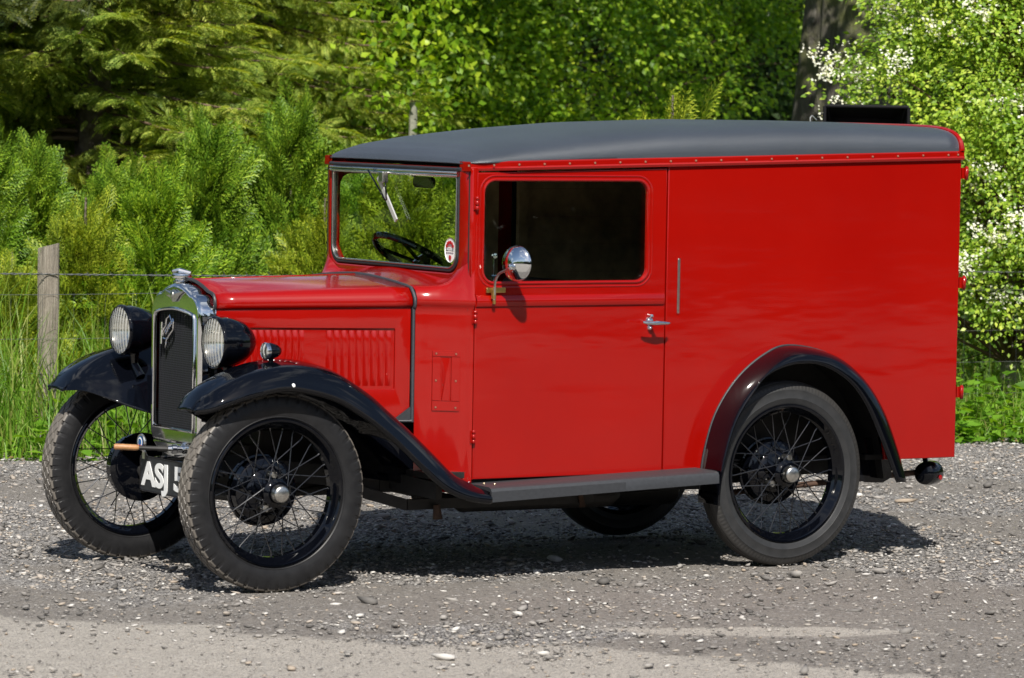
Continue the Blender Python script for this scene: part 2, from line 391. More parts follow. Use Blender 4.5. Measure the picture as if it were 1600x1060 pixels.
# --- doors
def door(s):
    zt = lambda x: zr(x)-.006
    w0, w1 = P(757, 360, -B), P(1011, 360, -B); wz0, wz1 = P(885, 439, -B)[2], P(885, 284, -B)[2]
    out = [(XF+.003, ZB), (XD-.001, ZB), (XD-.001, zt(XD)), (XF+.003, zt(XF))]
    o = plate('door', [out, rrect(w0[0], wz0, w1[0], wz1, .042)], .016, .004, sidemap(s, B-.008), M['red'], van)
    g = plate('window_glass', [rrect(w0[0]-.006, wz0-.006, w1[0]+.006, wz1+.006, .042)], .004, .0004, sidemap(s, B-.018), M['glass'], o)
    for (e, r, q) in ((.006, .0055, .047), (.020, .004, .060)):
        m_ = MB(); m_.tube([(a, s*(B-.001 if e < .01 else B-.0015), b) for a, b in rrect(w0[0]-e, wz0-e, w1[0]+e, wz1+e, q)], r, 8, closed=True)
        m_.build('window_moulding', M['red'], o)
    m_ = MB(); R = []
    for x in (XF+.004, XF+.01, (XF+XD)/2, XD-.012, XD-.002):
        e = 0 if x in (XF+.01, (XF+XD)/2) else (.001 if x < XF+.006 else (.0015 if x < XD-.008 else .007))
        q = 1-.9*e/.007 if e > .005 else 1
        R.append([(x, s*(B-.004), .983), (x, s*(B+.004*q), .979), (x, s*(B+.010*q), .966), (x, s*(B+.011*q), .955), (x, s*(B+.006*q), .943), (x, s*(B-.004), .938)])
    m_.rows(R); m_.build('waist_moulding', M['red'], o)
    for v in (318, 496, 683):
        z = P(741, v, -B)[2]; x = XF+.001
        m_ = MB(); m_.tube([(x, s*(B+.006), z-.024), (x, s*(B+.006), z-.009)], .0065, 8); m_.tube([(x, s*(B+.006), z-.008), (x, s*(B+.006), z+.010)], .0065, 8); m_.tube([(x, s*(B+.006), z+.011), (x, s*(B+.006), z+.024)], .0065, 8)
        m_.box((x-.010, s*B-.002, z-.022), (x+.010, s*B+.002, z+.022)); m_.build('hinge', M['red'], o)
    # handle: boss, neck and curved bar
    h = P(1026, 505, -B-.05); hx, hz = h[0], h[2]
    m_ = MB(); m_.lathe([(0, .012), (.010, .012), (.014, .006), (.016, 0)], (hx, s*B, hz+.004), (0, s, 0), 20)
    m_.lathe([(0, .02), (.007, .018), (.010, 0)], (hx, s*B, hz+.022), (0, s, 0), 14); m_.lathe([(0, .016), (.006, .014), (.009, 0)], (hx, s*B, hz-.020), (0, s, 0), 14)
    m_.tube([(hx, s*B, hz), (hx, s*(B+.03), hz), (hx, s*(B+.05), hz)], [.008, .006, .009], 12)
    m_.tube([(hx-.056, s*(B+.049), hz+.004), (hx-.045, s*(B+.052), hz+.002), (hx-.02, s*(B+.054), hz), (hx, s*(B+.055), hz), (hx+.02, s*(B+.054), hz), (hx+.045, s*(B+.051), hz-.002), (hx+.055, s*(B+.048), hz-.001)],
            [.004, .006, .0075, .009, .0075, .006, .004], 12)
    m_.build('door_handle', M['chrome'], o, True, 60)
    return o
dn = door(-1); door(1)
# jambs behind the door gaps, trafficator slot
for s in (-1, 1):
    jb = MB()
    for x in (XF, XD): jb.box((x-.018, s*(B-.018)-.003, ZB-.01), (x+.018, s*(B-.018)+.003, zr(x)))
    jb.box((XF, s*(B-.03)-.008, ZB-.022), (XD+.14, s*(B-.03)+.008, ZB+.004)); jb.build('door_jamb', M['dark'], van, False)
a, b = P(1061, 404, -B), P(1060, 490, -B)
tf = MB(); tf.me(plate_me([rrect(a[0]-.005, b[2], a[0]+.005, a[2], .0045)], .006, .0015, sidemap(-1, B-.001))); tr_ = tf.build('trafficator', M['dullchrome'], van)
tf = MB(); tf.me(plate_me([rrect(a[0]-.009, b[2]-.004, a[0]+.009, a[2]+.004, .007), rrect(a[0]-.006, b[2]-.001, a[0]+.006, a[2]+.001, .005)], .003, .0008, sidemap(-1, B+.0005))); tf.build('slot_edge', M['red'], tr_)
# rear door hinges and rear door
m0 = None
for v in (271, 442, 613):
    z = P(1499, v, -B)[2]
    m_ = MB(); m_.box((XR+.004, -B+.002, z-.020), (XR+.018, -B+.012, z+.020)); m_.tube([(XR+.022, -B-.002, z-.022), (XR+.022, -B-.002, z+.022)], .008, 10); m_.tube([(XR+.022, -B-.002, z-.026), (XR+.022, -B-.002, z+.026)], .005, 8)
    m_.build('rear_door_hinge', M['red'], van)
for s in (-1, 1): plate('rear_door', [rrect(min(s*.005, s*(B-.03)), ZBR+.02, max(s*.005, s*(B-.03)), zr(XR)-.02, .015)], .012, .003, lambda a, b, h: (XR+.003+h, a, b), M['red'], van)

# --- bonnet, cowl
XB0, XB1 = -.040, .606; WB0, WB1 = .190, .405
def wb(x): return WB0+(WB1-WB0)*(x-XB0)/(XB1-XB0)
def top_section(w, zl, zs, zc, bottom=None):
    """half section from crease up to the centre line"""
    pts = [(w-.004, zl-.004), (w+.004, zl+.001), (w+.008, zl+.010), (w+.006, zl+.028), (w-.004, zl+.045), (w-.022, zs-.004), (w-.05, zs+.001)]
    for q in (.2, .4, .6, .8, 1.0): pts.append(((w-.05)*(1-q), zs+.001+(zc-zs)*(1-(1-q)**1.7)))
    return pts
def full(pts, x, fn=None):
    L_ = [(x, -a, b) for a, b in pts]; L_ += [(x, a, b) for a, b in pts[-2::-1]]; return L_
bt = MB(); R = []
for i in range(11):
    q = i/10; x = XB0+(XB1-XB0)*q; R.append(full(top_section(wb(x), .928+.010*q, .984+.022*q, 1.019+.013*q), x))
bt.rows(R); bonnet = bt.build('bonnet', M['red'], van, True, 50); mods(bonnet, solid=.003)
hg = MB(); hg.tube([(XB0+.004, 0, 1.0185), (XB1-.004, 0, 1.0315)], .0035, 8); hg.build('bonnet_hinge', M['red'], bonnet)
# bonnet sides with their louvre panel
def sidept(x, s, off=0):
    return wb(x)-.006+off
for s in (-1, 1):
    mp_ = lambda a, b, h, s=s: (a, s*(wb(a)-.008+h), b)
    z0, z1 = .52, .928
    lo = [(XB0, z0), (XB1, z0+.02), (XB1, z1+.006), (XB0, z1-.004)]
    def on(u, v):                                  # pixel on near bonnet side
        y = -.3
        for _ in range(8):
            p = P(u, v, y); y = -(wb(p[0])-.008)
        return p
    a, b = on(372, 514), on(617, 512); c = on(616, 609)
    hole = rrect(XB0+.025, c[2], b[0], (a[2]+b[2])/2, .006)
    sp = plate('bonnet_side', [lo, hole], .006, .0015, mp_, M['red'], van)
    m_ = MB(); m_.me(plate_me([rrect(XB0+.02, c[2]-.006, b[0]+.006, (a[2]+b[2])/2+.006, .006)], .002, .0005, lambda a, b, h, s=s: (a, s*(wb(a)-.0135+h), b)))
    m_.build('louvre_panel', M['red'], sp)
    lz0, lz1 = c[2]+.012, (a[2]+b[2])/2-.008
    xs = [on(u, 560)[0] for u in np.linspace(386, 471, 9)]+[on(u, 560)[0] for u in np.linspace(514, 607, 9)]
    me_l = None
    for x in xs:
        if me_l is None:
            # one louvre: a scooped blade, open to the rear, closed ends
            V = []; F = []; nz_ = 12; na = 6
            for i in range(nz_+1):
                q = i/nz_; z = lz0+(lz1-lz0)*q-lz0; e = min(1, min(q, 1-q)/.10)**.5
                for k in range(na+1):
                    t = k/na; V.append((-.010+.019*t, -.0062*e*math.sin(t*math.pi*.62)**1.0, z))
            for i in range(nz_):
                for k in range(na): F.append((i*(na+1)+k, i*(na+1)+k+1, (i+1)*(na+1)+k+1, (i+1)*(na+1)+k))
            me_l = mesh('louvre', V, F, True, 60)
        o = link('louvre', me_l, M['red'], sp)
        T = Matrix.Translation((x, s*(wb(x)-.0125), lz0)) @ Matrix.Rotation(math.atan2(s*(WB1-WB0), XB1-XB0), 4, 'Z')
        if s > 0: T = T @ Matrix.Scale(-1, 4, (0, 1, 0))
        o.matrix_basis = o.matrix_basis @ T
# webbing strip between bonnet and cowl, small black corner bracket
st = MB()
def strip_at(x, w, zl, zs, zc, r=.0062, z0=.54):
    pts = [(w-.003, z0), (w-.003, .75)]+top_section(w, zl, zs, zc); p3 = full(pts, x); st.tube(p3, r, 8)
strip_at(XB1+.008, WB1+.003, .938, 1.006, 1.032)
st.build('bonnet_webbing', M['cord'], van)
st = MB(); pts = [(WB0-.003, .50)]+top_section(WB0, .928, .984, 1.019); st.tube(full(pts, XB0-.004), .006, 8); st.build('radiator_gasket', M['gasket'], van)
m_ = MB(); x = XB1-.002; y = -(wb(x)+.002)
m_.add([(x, y-.004, .548), (x, y-.004, .592), (x-.055, y+.014, .548), (x, y+.004, .548), (x, y+.004, .592), (x-.055, y+.022, .548)], [(0, 1, 2), (3, 5, 4), (0, 2, 5, 3), (0, 3, 4, 1), (1, 4, 5, 2)])
m_.tube([(x+.006, y-.002, .544), (x-.08, y+.026, .544)], .005, 6); m_.build('bonnet_bracket', M['gasket'], van, False)
# cowl
cw = MB(); R = []
XS = [(XB1+.014, .409), (.635, .420), (.66, .434), (.69, .455), (.72, .480), (.745, .502), (.765, .516), (XF-.010, .526), (XF-.0015, B)]
xs_ = [a for a, b in XS]; ws_ = [b for a, b in XS]
for i in range(25):
    x = xs_[0]+(xs_[-1]-xs_[0])*i/24; w_ = float(np.interp(x, xs_, ws_)); q = i/24
    zl = .938; zs = 1.006; zc = 1.032+.020*q
    sec = [(w_-.001, z) for z in (.30, .36, .48, .60, .72, .84, .91)]+[(w_-.003, .934), (w_+.004, .943), (w_+.010, .955), (w_+.010, .966), (w_+.003, .981), (w_-.006, .995), (w_-.024, 1.006), (w_-.05, 1.010)]
    for f_ in (.12, .24, .38, .52, .66, .8, 1.0): sec.append(((w_-.05)*(1-f_), 1.010+(zc-1.010)*(1-(1-f_)**1.6)))
    out = []
    g = math.exp(-max(0, .775-x)/.028)
    for (yy, zz) in sec:
        t = max(0, min(1, (yy-.38)/.10)); t = t*t*(3-2*t)
        if zz > .99: zz = zz+g*(.016+.12*t)
        out.append((yy, zz))
    R.append(full(out, x))
cw.rows(R); cowl = cw.build('cowl', M['red'], van, True, 50)
# scuttle vent plate on the cowl side
def oncowl(u, v):
    y = -.5
    for _ in range(8):
        p = P(u, v, y); y = -(float(np.interp(p[0], xs_, ws_)))
    return p
a, b = oncowl(674, 642), oncowl(718, 550)
cmap_ = lambda off: (lambda x, z, h: (x, -(float(np.interp(x, xs_, ws_))+off+h), z))
def dense(lp, n=8):
    out = []
    for i in range(len(lp)):
        p, q = lp[i], lp[(i+1) % len(lp)]
        for k in range(n): out.append((p[0]+(q[0]-p[0])*k/n, p[1]+(q[1]-p[1])*k/n))
    return out
def box2(x0, z0, x1, z1): return [(x0, z0), (x1, z0), (x1, z1), (x0, z1)]
vp = MB(); V = []; F = []
def vent_layer(mbx, x0, z0, x1, z1, off, th):
    n = 8; R1 = []
    for i in range(n+1):
        x = x0+(x1-x0)*i/n; yy = float(np.interp(x, xs_, ws_))
        R1.append([(x, -(yy+off-th), z0), (x, -(yy+off), z0+.001), (x, -(yy+off), z1-.001), (x, -(yy+off-th), z1)])
    mbx.rows(R1)
    for e in (0, -1): mbx.add(R1[e], [(0, 1, 2, 3)])
for (x0, z0, x1, z1) in ((a[0], a[2], b[0], a[2]+.035), (a[0], b[2]-.018, b[0], b[2]), (a[0], a[2]+.035, a[0]+.022, b[2]-.018), (b[0]-.022, a[2]+.035, b[0], b[2]-.018)):
    vent_layer(vp, x0, z0, x1, z1, .004, .006)
vent = vp.build('scuttle_vent', M['red'], van, True, 30)
fp = MB(); x0, x1, z0, z1 = a[0]+.026, b[0]-.026, a[2]+.040, b[2]-.022; zm = (z0+z1)/2+.01
yA = lambda x: -(float(np.interp(x, xs_, ws_)))
fp.add([(x0, yA(x0)-.001, z0), (x1, yA(x1)-.001, z0), (x1, yA(x1)-.001, z1), (x0, yA(x0)-.001, z1), ((x0+x1)/2, yA((x0+x1)/2)-.005, zm), (x0, yA(x0)-.006, z0-.004), (x1, yA(x1)-.006, z0-.004)],
       [(2, 3, 4), (3, 0, 4), (1, 2, 4), (0, 5, 4), (5, 6, 4), (6, 1, 4), (0, 1, 6, 5)])
fp.build('vent_flap', M['red'], vent, False)
for (uu, vv) in ((0, 0), (1, 0), (0, .5), (1, .5), (0, 1), (1, 1)):
    x = a[0]+.010+(b[0]-a[0]-.02)*uu; z = a[2]+.012+(b[2]-a[2]-.02)*vv
    m_ = MB(); m_.lathe([(0, .003), (.003, .002), (.004, 0)], (x, yA(x)-.004, z), (0, -1, 0), 8); m_.build('vent_screw', M['goldscrew'], vent)
# --- windscreen
xw = XF-.016
su = MB()
def wsmap(a, b, h): return (xw+h+.35*max(0, abs(a)-.472), a, b)
outer = [(-B+.002, .985), (B-.002, .985), (B-.002, 1.20), (B-.004, zr(XF)+.01), (-B+.004, zr(XF)+.01), (-B+.002, 1.20)]
hole = rrect(-.462, 1.056, .462, 1.408, (.062, .062, .02, .02), 8)
me_ = plate_me([outer, hole], .030, .011, wsmap); su.me(me_)
sur = su.build('windscreen_surround', M['red'], van, True, 60)
inner = rrect(-.452, 1.067, .452, 1.388, (.055, .055, .012, .012), 8)
fr = plate('windscreen_frame', [hole, inner], .020, .004, lambda a, b, h: (xw-.006+h, a, b), M['gasket'], van)
inner2 = rrect(-.446, 1.073, .446, 1.383, (.050, .050, .010, .010), 8)
plate('frame_bead', [inner, inner2], .012, .003, lambda a, b, h: (xw-.012+h, a, b), M['dullchrome'], fr)
plate('windscreen_glass', [inner2], .004, .0005, lambda a, b, h: (xw-.008+h, a, b), M['glass'], van)
hd = MB()
hd.box((xw-.022, -.462, 1.386), (xw-.012, .462, 1.402)); hd.tube([(xw-.022, -.462, 1.400), (xw-.022, .462, 1.400)], .004, 8); hd.tube([(xw-.024, -.462, 1.390), (xw-.024, .462, 1.390)], .003, 8)
mods(hd.build('header_rail', M['chrome'], van), bevel=.001)
hd = MB(); hd.tube([(xw-.012, y, 1.412) for y in np.linspace(-.475, .475, 9)], .007, 8); hd.build('header_gasket', M['gasket'], van)
# wiper
wp = MB(); q = lambda u, v: PX(u, v, xw-.035)
wp.box(tuple(q(598, 282)-np.array([.012, .02, .008])), tuple(q(598, 270)+np.array([.012, .012, .004])))
wo_ = wp.build('wiper', M['dullchrome'], van); mods(wo_, bevel=.003)
m_ = MB(); m_.tube([q(575, 266), q(602, 313)], .0035, 6); m_.tube([q(602, 279), q(604, 313)], .003, 6); m_.build('wiper_arm', M['black'], wo_)
m_ = MB(); p0, p1 = q(590, 277), q(618, 345); d = Vector(p1-p0).normalized(); n_ = Vector((0, -d.z, d.y))*.0085
m_.add([p0-n_, p0+n_, p1+n_, p1-n_, p0-n_+Vector((.006, 0, 0)), p0+n_+Vector((.006, 0, 0)), p1+n_+Vector((.006, 0, 0)), p1-n_+Vector((.006, 0, 0))], [(0, 1, 2, 3), (4, 7, 6, 5), (0, 4, 5, 1), (1, 5, 6, 2), (2, 6, 7, 3), (3, 7, 4, 0)])
m_.build('wiper_blade', M['bright'], wo_, False)
# round windscreen badge
bc = PX(704, 391, xw-.012); m_ = MB(); m_.lathe([(0, 0), (.036, 0), (.038, .002)], bc, (-1, 0, 0), 32); m_.v = [(v[0], v[1], bc[2]+(v[2]-bc[2])*1.12) for v in m_.v]
ds = m_.build('windscreen_badge', M['white'], van)
m_ = MB()
for a_ in range(-60, 61, 24):
    c_ = (bc[0]-.0035, bc[1]+.026*math.sin(rad(a_)), bc[2]+.027*math.cos(rad(a_))); m_.lathe([(0, .001), (.0065, 0)], c_, (-1, 0, 0), 8)
m2_ = MB(); m2_.lathe([(0, .001), (.009, 0)], (bc[0]-.0035, bc[1]-.002, bc[2]-.026), (-1, 0, 0), 12); m2_.build('badge_red_dot', M['redmark'], ds)
for k in (-2, -1, 0, 1, 2): m_.lathe([(0, .001), (.003, 0)], (bc[0]-.0035, bc[1]+k*.009, bc[2]+.012), (-1, 0, 0), 6)
m_.build('badge_red_marks', M['redmark'], ds)
m_ = MB()
for k in (-1, 1): m_.box((bc[0]-.0045, bc[1]+k*.02-.006, bc[2]-.004), (bc[0]-.003, bc[1]+k*.02+.006, bc[2]-.001))
m_.box((bc[0]-.0045, bc[1]-.012, bc[2]-.003), (bc[0]-.003, bc[1]+.012, bc[2]-.0012)); m_.build('badge_band', M['gasket'], ds, False)
# interior: dash, steering wheel, seats, mirror
m_ = MB(); m_.box((xw+.02, -B+.03, .92), (xw+.06, B-.03, 1.04)); m_.build('dashboard', M['dark'], van, False)
cx = Vector((.985, .20, 1.055)); tl = rad(33); ex = Vector((0, 1, 0)); ez = Vector((-math.cos(tl), 0, math.sin(tl))); nrm = ex.cross(ez)
m_ = MB(); m_.tube([cx+(ex*math.cos(t)+ez*math.sin(t))*.195 for t in np.linspace(0, 2*math.pi, 40, endpoint=False)], .0125, 10, closed=True)
sw = m_.build('steering_wheel', M['black'], van)
m_ = MB()
for t in (30, 120, 210, 300): m_.tube([cx+nrm*.02*0, cx+(ex*math.cos(rad(t))+ez*math.sin(rad(t)))*.19], .007, 8)
m_.build('steering_spokes', M['black'], sw)
hubdir = Vector((math.sin(tl), 0, math.cos(tl)))
m_ = MB(); m_.lathe([(0, .03), (.02, .03), (.03, .012), (.035, -.01), (.015, -.03)], cx, hubdir, 20); m_.build('steering_hub', M['chrome'], sw)
m_ = MB(); m_.tube([cx, cx-hubdir*.42], .015, 10); m_.build('steering_column', M['black'], sw)
for y in (-.24, .24):
    m_ = MB(); m_.me(plate_me([rrect(y-.2, .60, y+.2, 1.0, .05)], .09, .03, lambda a, b, h: (1.44+h+(b-.6)*.12, a, b))); m_.me(plate_me([rrect(1.02, y-.2, 1.44, y+.2, .05)], .10, .03, lambda a, b, h: (a, b, .60+h)))
    m_.build('seat', M['seat'], van)
m_ = MB(); mc = PX(655, 285, xw+.05); m_.me(plate_me([rrect(mc[1]-.07, mc[2]-.02, mc[1]+.07, mc[2]+.02, .018)], .02, .008, lambda a, b, h: (xw+.07+h, a, b))); m_.tube([(xw+.05, mc[1], mc[2]), (xw+.01, mc[1], 1.40)], .005, 6); m_.build('interior_mirror', M['dark'], van)
m_ = MB(); a = P(772, 400, -B+.05); m_.tube([a, a+np.array([0, 0, -.10])], .004, 6); m_.lathe([(0, .01), (.009, .008), (.01, 0)], a, (0, -1, 0), 10); m_.tube([a+np.array([-.01, 0, -.07]), a+np.array([.02, 0, -.07])], .005, 6); m_.build('interior_catch', M['chrome'], van)
m_ = MB(); m_.box((1.405, .485, .93), (1.47, .508, 1.44)); m_.box((1.56, .485, .38), (1.60, .508, 1.44)); m_.build('partition_post', M['slat'], van, False)
m_ = MB(); m_.box((.80, -.44, 1.42), (XR-.06, .44, 1.428)); m_.build('headlining', M['dark'], van, False)

# --- radiator
XRf = -.098
def rad_outline(w, z0, zsh, zt, r, n=10):
    pts = [(-w+.02, z0), (w-.02, z0), (w, z0+.03)]
    # rounded shoulders into a low arched top
    for i in range(n+1):
        a = i/n*math.pi/2; pts.append((w-r+r*math.cos(a), zsh-r+r*math.sin(a)))
    top = []
    for i in range(1, 8):
        t = i/8; y = (w-r)*(1-2*t); top.append((y, zsh+(zt-zsh)*(1-(2*t-1)**2)))
    pts += top
    for i in range(n+1):
        a = math.pi/2+i/n*math.pi/2; pts.append((-w+r+r*math.cos(a), zsh-r+r*math.sin(a)))
    pts.append((-w, z0+.03)); return pts
RO = rad_outline(.192, .452, .975, 1.006, .075)
GO = [(-.148, .505), (.148, .505), (.150, .52)]+[(.150*math.cos(a)**1 if False else y, z) for y, z in [(.150, .885), (.142, .897)]]+[(y, .897+.018*(1-(y/.142)**2)) for y in np.linspace(.11, -.11, 7)]+[(-.142, .897), (-.150, .885), (-.150, .52)]
rm = lambda x0: (lambda a, b, h: (x0+h+.035*max(0, (b-.93))*0, a, b))
m_ = MB(); n = len(RO)
R = []
for (dx, sc_) in ((0, -.012), (.003, -.005), (.010, 0), (.062, 0)):
    cz = .73; R.append([(XRf+dx, y*(1+sc_/.19), cz+(z-cz)*(1+sc_/.28)) for y, z in RO])
m_.rows(R, True)
F0 = [(y*(1-.012/.19), .73+(z-.73)*(1-.012/.28)) for y, z in RO]
m_.me(plate_me([F0, GO], .006, .0015, lambda a, b, h: (XRf+.002+h, a, b)))
rs = m_.build('radiator_shell', M['chrome'], van, True, 40)
m_ = MB(); m_.tube([(XRf-.002, y*1.03, z if z < .6 else z+.004) for y, z in GO], .006, 8, closed=True); m_.build('grille_bead', M['chrome'], rs)
# grille: fine honeycomb of vertical wires and cross wires in front of a dark core
m_ = MB(); m_.box((XRf+.022, -.155, .49), (XRf+.03, .155, .92)); gr = m_.build('radiator_grille', M['dark'], rs, False)
def grille_mat():
    m, t, b = mat('honeycomb_core'); v = pcoord(t)
    wv = t.nodes.new('ShaderNodeTexWave'); wv.bands_direction = 'Y'; wv.inputs['Scale'].default_value = 26; wv.inputs['Distortion'].default_value = 0
    t.links.new(v, wv.inputs[0]); wz = t.nodes.new('ShaderNodeTexWave'); wz.bands_direction = 'Z'; wz.inputs['Scale'].default_value = 55; t.links.new(v, wz.inputs[0])
    mm = t.nodes.new('ShaderNodeMath'); mm.operation = 'MULTIPLY'; t.links.new(wv.outputs['Fac'], mm.inputs[0]); t.links.new(wz.outputs['Fac'], mm.inputs[1])
    t.links.new(ramp(t, mm.outputs[0], [(.15, (.004, .004, .005)), (.7, (.045, .048, .055))]), b.inputs['Base Color']); b.inputs['Roughness'].default_value = .45; b.inputs['Metallic'].default_value = .3
    t.links.new(bump(t, mm.outputs[0], .9, .003), b.inputs['Normal']); return m
gb = simple('grille_wire', (.03, .032, .036), .4, .3)
_t = gb.node_tree; _w = _t.nodes.new('ShaderNodeTexWave'); _w.bands_direction = 'Z'; _w.inputs['Scale'].default_value = 40; _t.links.new(pcoord(_t), _w.inputs[0]); _t.links.new(ramp(_t, _w.outputs['Fac'], [(.3, (.012, .012, .014)), (.8, (.035, .038, .045))]), _t.nodes['Principled BSDF'].inputs['Base Color'])
gm = grille_mat(); gr.data.materials.clear(); gr.data.materials.append(gm)
m_ = MB()
for k in range(25):
    y = -.144+k*.288/24; m_.box((XRf+.012, y-.0022, .50), (XRf+.022, y+.0022, .915))
m_.build('grille_bars', gb, rs, False)
# diagonal script ornament
m_ = MB(); q = lambda u, v: PX(u, v, XRf-.006)
O_, S_ = (220, 420), 180/1060
pt = lambda a, b: q(O_[0]+a*S_, O_[1]+b*S_)
m_.tube([pt(195, 490), pt(190, 600), pt(188, 690)], .0035, 6)
m_.tube([pt(240, 460), pt(270, 430), pt(285, 480), pt(305, 490), pt(300, 560), pt(265, 610), pt(240, 650), pt(210, 640), pt(205, 570), pt(235, 520), pt(240, 460)], .0042, 6)
m_.tube([pt(235, 600), pt(260, 540), pt(290, 500)], .004, 6)
for k in range(6): m_.tube([pt(212+k*16, 600-k*26), pt(228+k*14, 560-k*20), pt(240+k*13, 600-k*22)], .003, 6)
m_.tube([pt(190, 560), pt(215, 540)], .003, 6); m_.tube([pt(245, 640), pt(225, 725), pt(240, 680)], [.006, .002, .005], 6)
m_.build('grille_ornament', M['chrome'], rs)
# winged badge on top tank
m_ = MB(); c0 = pt(305, 240)
wing = [pt(230, 195), pt(280, 215), pt(300, 190), pt(330, 210), pt(395, 210), pt(350, 250), pt(320, 300), pt(300, 305), pt(275, 265), pt(240, 240)]
V = [tuple(p+np.array([.002, 0, 0])) for p in wing]+[tuple(p+np.array([-.004, 0, 0])) for p in wing]+[tuple(c0+np.array([-.009, 0, 0]))]; n = len(wing)
m_.add(V, [(i, (i+1) % n, n+(i+1) % n, n+i) for i in range(n)]+[(n+i, n+(i+1) % n, 2*n) for i in range(n)])
m_.lathe([(0, .012), (.010, .010), (.013, .004)], tuple(c0), (-1, 0, 0), 14)
m_.build('radiator_badge', M['dullchrome'], rs, False)
# cap
cc = PX(284, 437, -.055); m_ = MB(); cc[2] = 1.0
m_.lathe([(.030, 0), (.030, .010), (.024, .014), (.022, .020), (.034, .022), (.036, .030), (.034, .036), (.026, .040), (.0, .042)], cc, (0, 0, 1), 28)
m_.tube([cc+np.array([.02, -.03, .040]), cc+np.array([-.01, -.005, .047]), cc+np.array([-.02, .028, .044])], [.006, .010, .005], 8)
m_.build('radiator_cap', M['chrome'], rs)

# --- headlamps
def lamp(s):
    c = P(336, 540, -.365); c = Vector((c[0], s*.365, (c[2]+P(190, 512, .365)[2])/2)); ax_ = Vector((-1, 0, 0))
    R_ = .089
    m_ = MB(); m_.lathe([(R_-.010, .006), (R_-.004, .010), (R_, .006), (R_+.001, -.004), (R_-.003, -.014), (R_-.002, -.03), (R_-.008, -.06), (R_*.80, -.095), (R_*.55, -.125), (R_*.25, -.145), (0, -.15)], c, ax_, 56)
    m_.tube([c+Vector((.05, 0, -.07)), c+Vector((.05, 0, -.13))], [.02, .012], 12)
    o = m_.build('headlamp', M['black'], van, True, 50)
    m_ = MB(); R = []; nr, na = 6, 160
    for i in range(nr+1):
        r = (R_-.007)*math.sin(i/nr*math.pi/2); row = []
        for k in range(na):
            a = 2*math.pi*k/na; y, z = r*math.cos(a), r*math.sin(a)
            row.append((c.x-.006-.012*(1-(r/R_)**2), c.y+y, c.z+z))
        R.append(row)
    m_.rows(R, True); ln = m_.build('headlamp_lens', M['lens'], o)
    m_ = MB(); m_.lathe([(R_-.011, .002), (R_*.7, -.03), (R_*.4, -.05), (R_*.15, -.06), (0, -.062)], c, ax_, 40); m_.build('reflector', M['reflector'], o)
    # stalk to the wing valance
    m_ = MB(); m_.tube([c+Vector((.05, 0, -.12)), (c.x+.06, s*.33, .66)], [.014, .018], 12); m_.build('lamp_bracket', M['black'], o)
def flute(m):
    t = m.node_tree; b = t.nodes['Principled BSDF']; wv = t.nodes.new('ShaderNodeTexWave'); wv.bands_direction = 'Y'; wv.wave_profile = 'SIN'; wv.inputs['Scale'].default_value = 18
    t.links.new(pcoord(t), wv.inputs[0]); t.links.new(bump(t, wv.outputs['Fac'], 1.0, .006), b.inputs['Normal'])
lamp(-1); lamp(1)
# cross bar for lamps
for s in (-1, 1):
    m_ = MB(); m_.tube([(-.02, s*.33, .70), (-.02, s*.2, .72)], .010, 8); m_.tube([(-.045, s*.207, .60), (-.045, s*.209, .88), (-.045, s*.205, .905)], [.012, .014, .006], 8); m_.build('lamp_bar', M['black'], van)
# --- front wings
CRW = [(-.310, .612), (-.262, .672), (-.191, .715), (-.111, .746), (-.002, .767), (.102, .765), (.216, .738), (.348, .661), (.427, .597), (.491, .546), (.598, .452), (.670, .385), (.715, .352), (.752, .332), (.775, .325)]
LIP = [(-.306, .608), (-.266, .616), (-.210, .638), (-.130, .662), (-.015, .682), (.090, .670), (.190, .641), (.290, .586), (.365, .534), (.427, .485), (.530, .394), (.600, .336), (.660, .305), (.720, .289), (.775, .282)]
INN = [(.46, .610), (.38, .612), (.31, .585), (.26, .552), (.225, .525), (.235, .512), (.265, .510), (.31, .508), (.35, .50), (.38, .49), (.415, .445), (.47, .38), (.505, .350), (.525, .338), (.53, .338)]
YO = [.585, .625, .645, .655, .658, .658, .658, .658, .658, .658, .660, .665, .672, .680, .684]
def wing_rows(s, n=64):
    ctrl = []
    for i in range(15):
        (xc, zc), (xl, zl), (yi, zi), yo = CRW[i], LIP[i], INN[i], YO[i]; d = zc-zl
        yc = .53 if i < 12 else .58
        col = [(xl, yo-.006, zl-.004), (xl, yo, zl), (xl-.0, yo+.002, zl+.010), (xl+.03*(xc-xl), yo-.003, zl+.022 if d > .05 else zl+.5*d), (xl+.35*(xc-xl), yo-.013, zl+.50*d if d > .05 else zl+.6*d),
               (xl+.7*(xc-xl), yo-.040, zl+.82*d), (xc, yc+.035, zc-.006*min(1, d/.05)), (xc, yc-.02, zc), (xc, yc-.075 if i < 12 else .56, zc-.006 if i < 12 else zc+.003),
               (xc+.0, yi+.55*(.44-yi) if yi < .43 else yi+.015, zi+.62*(zc-zi)), (xc+.0, yi+.2*(.44-yi) if yi < .43 else yi+.006, zi+.22*(zc-zi)), (xc, yi, zi)]
        ctrl.append([(a, s*b, c) for a, b, c in col])
    cols = [cat([c[k] for c in ctrl], n) for k in range(12)]
    rows = [[cols[k][i] for k in range(12)] for i in range(n)]
    return [cat(r, 34) for r in rows]
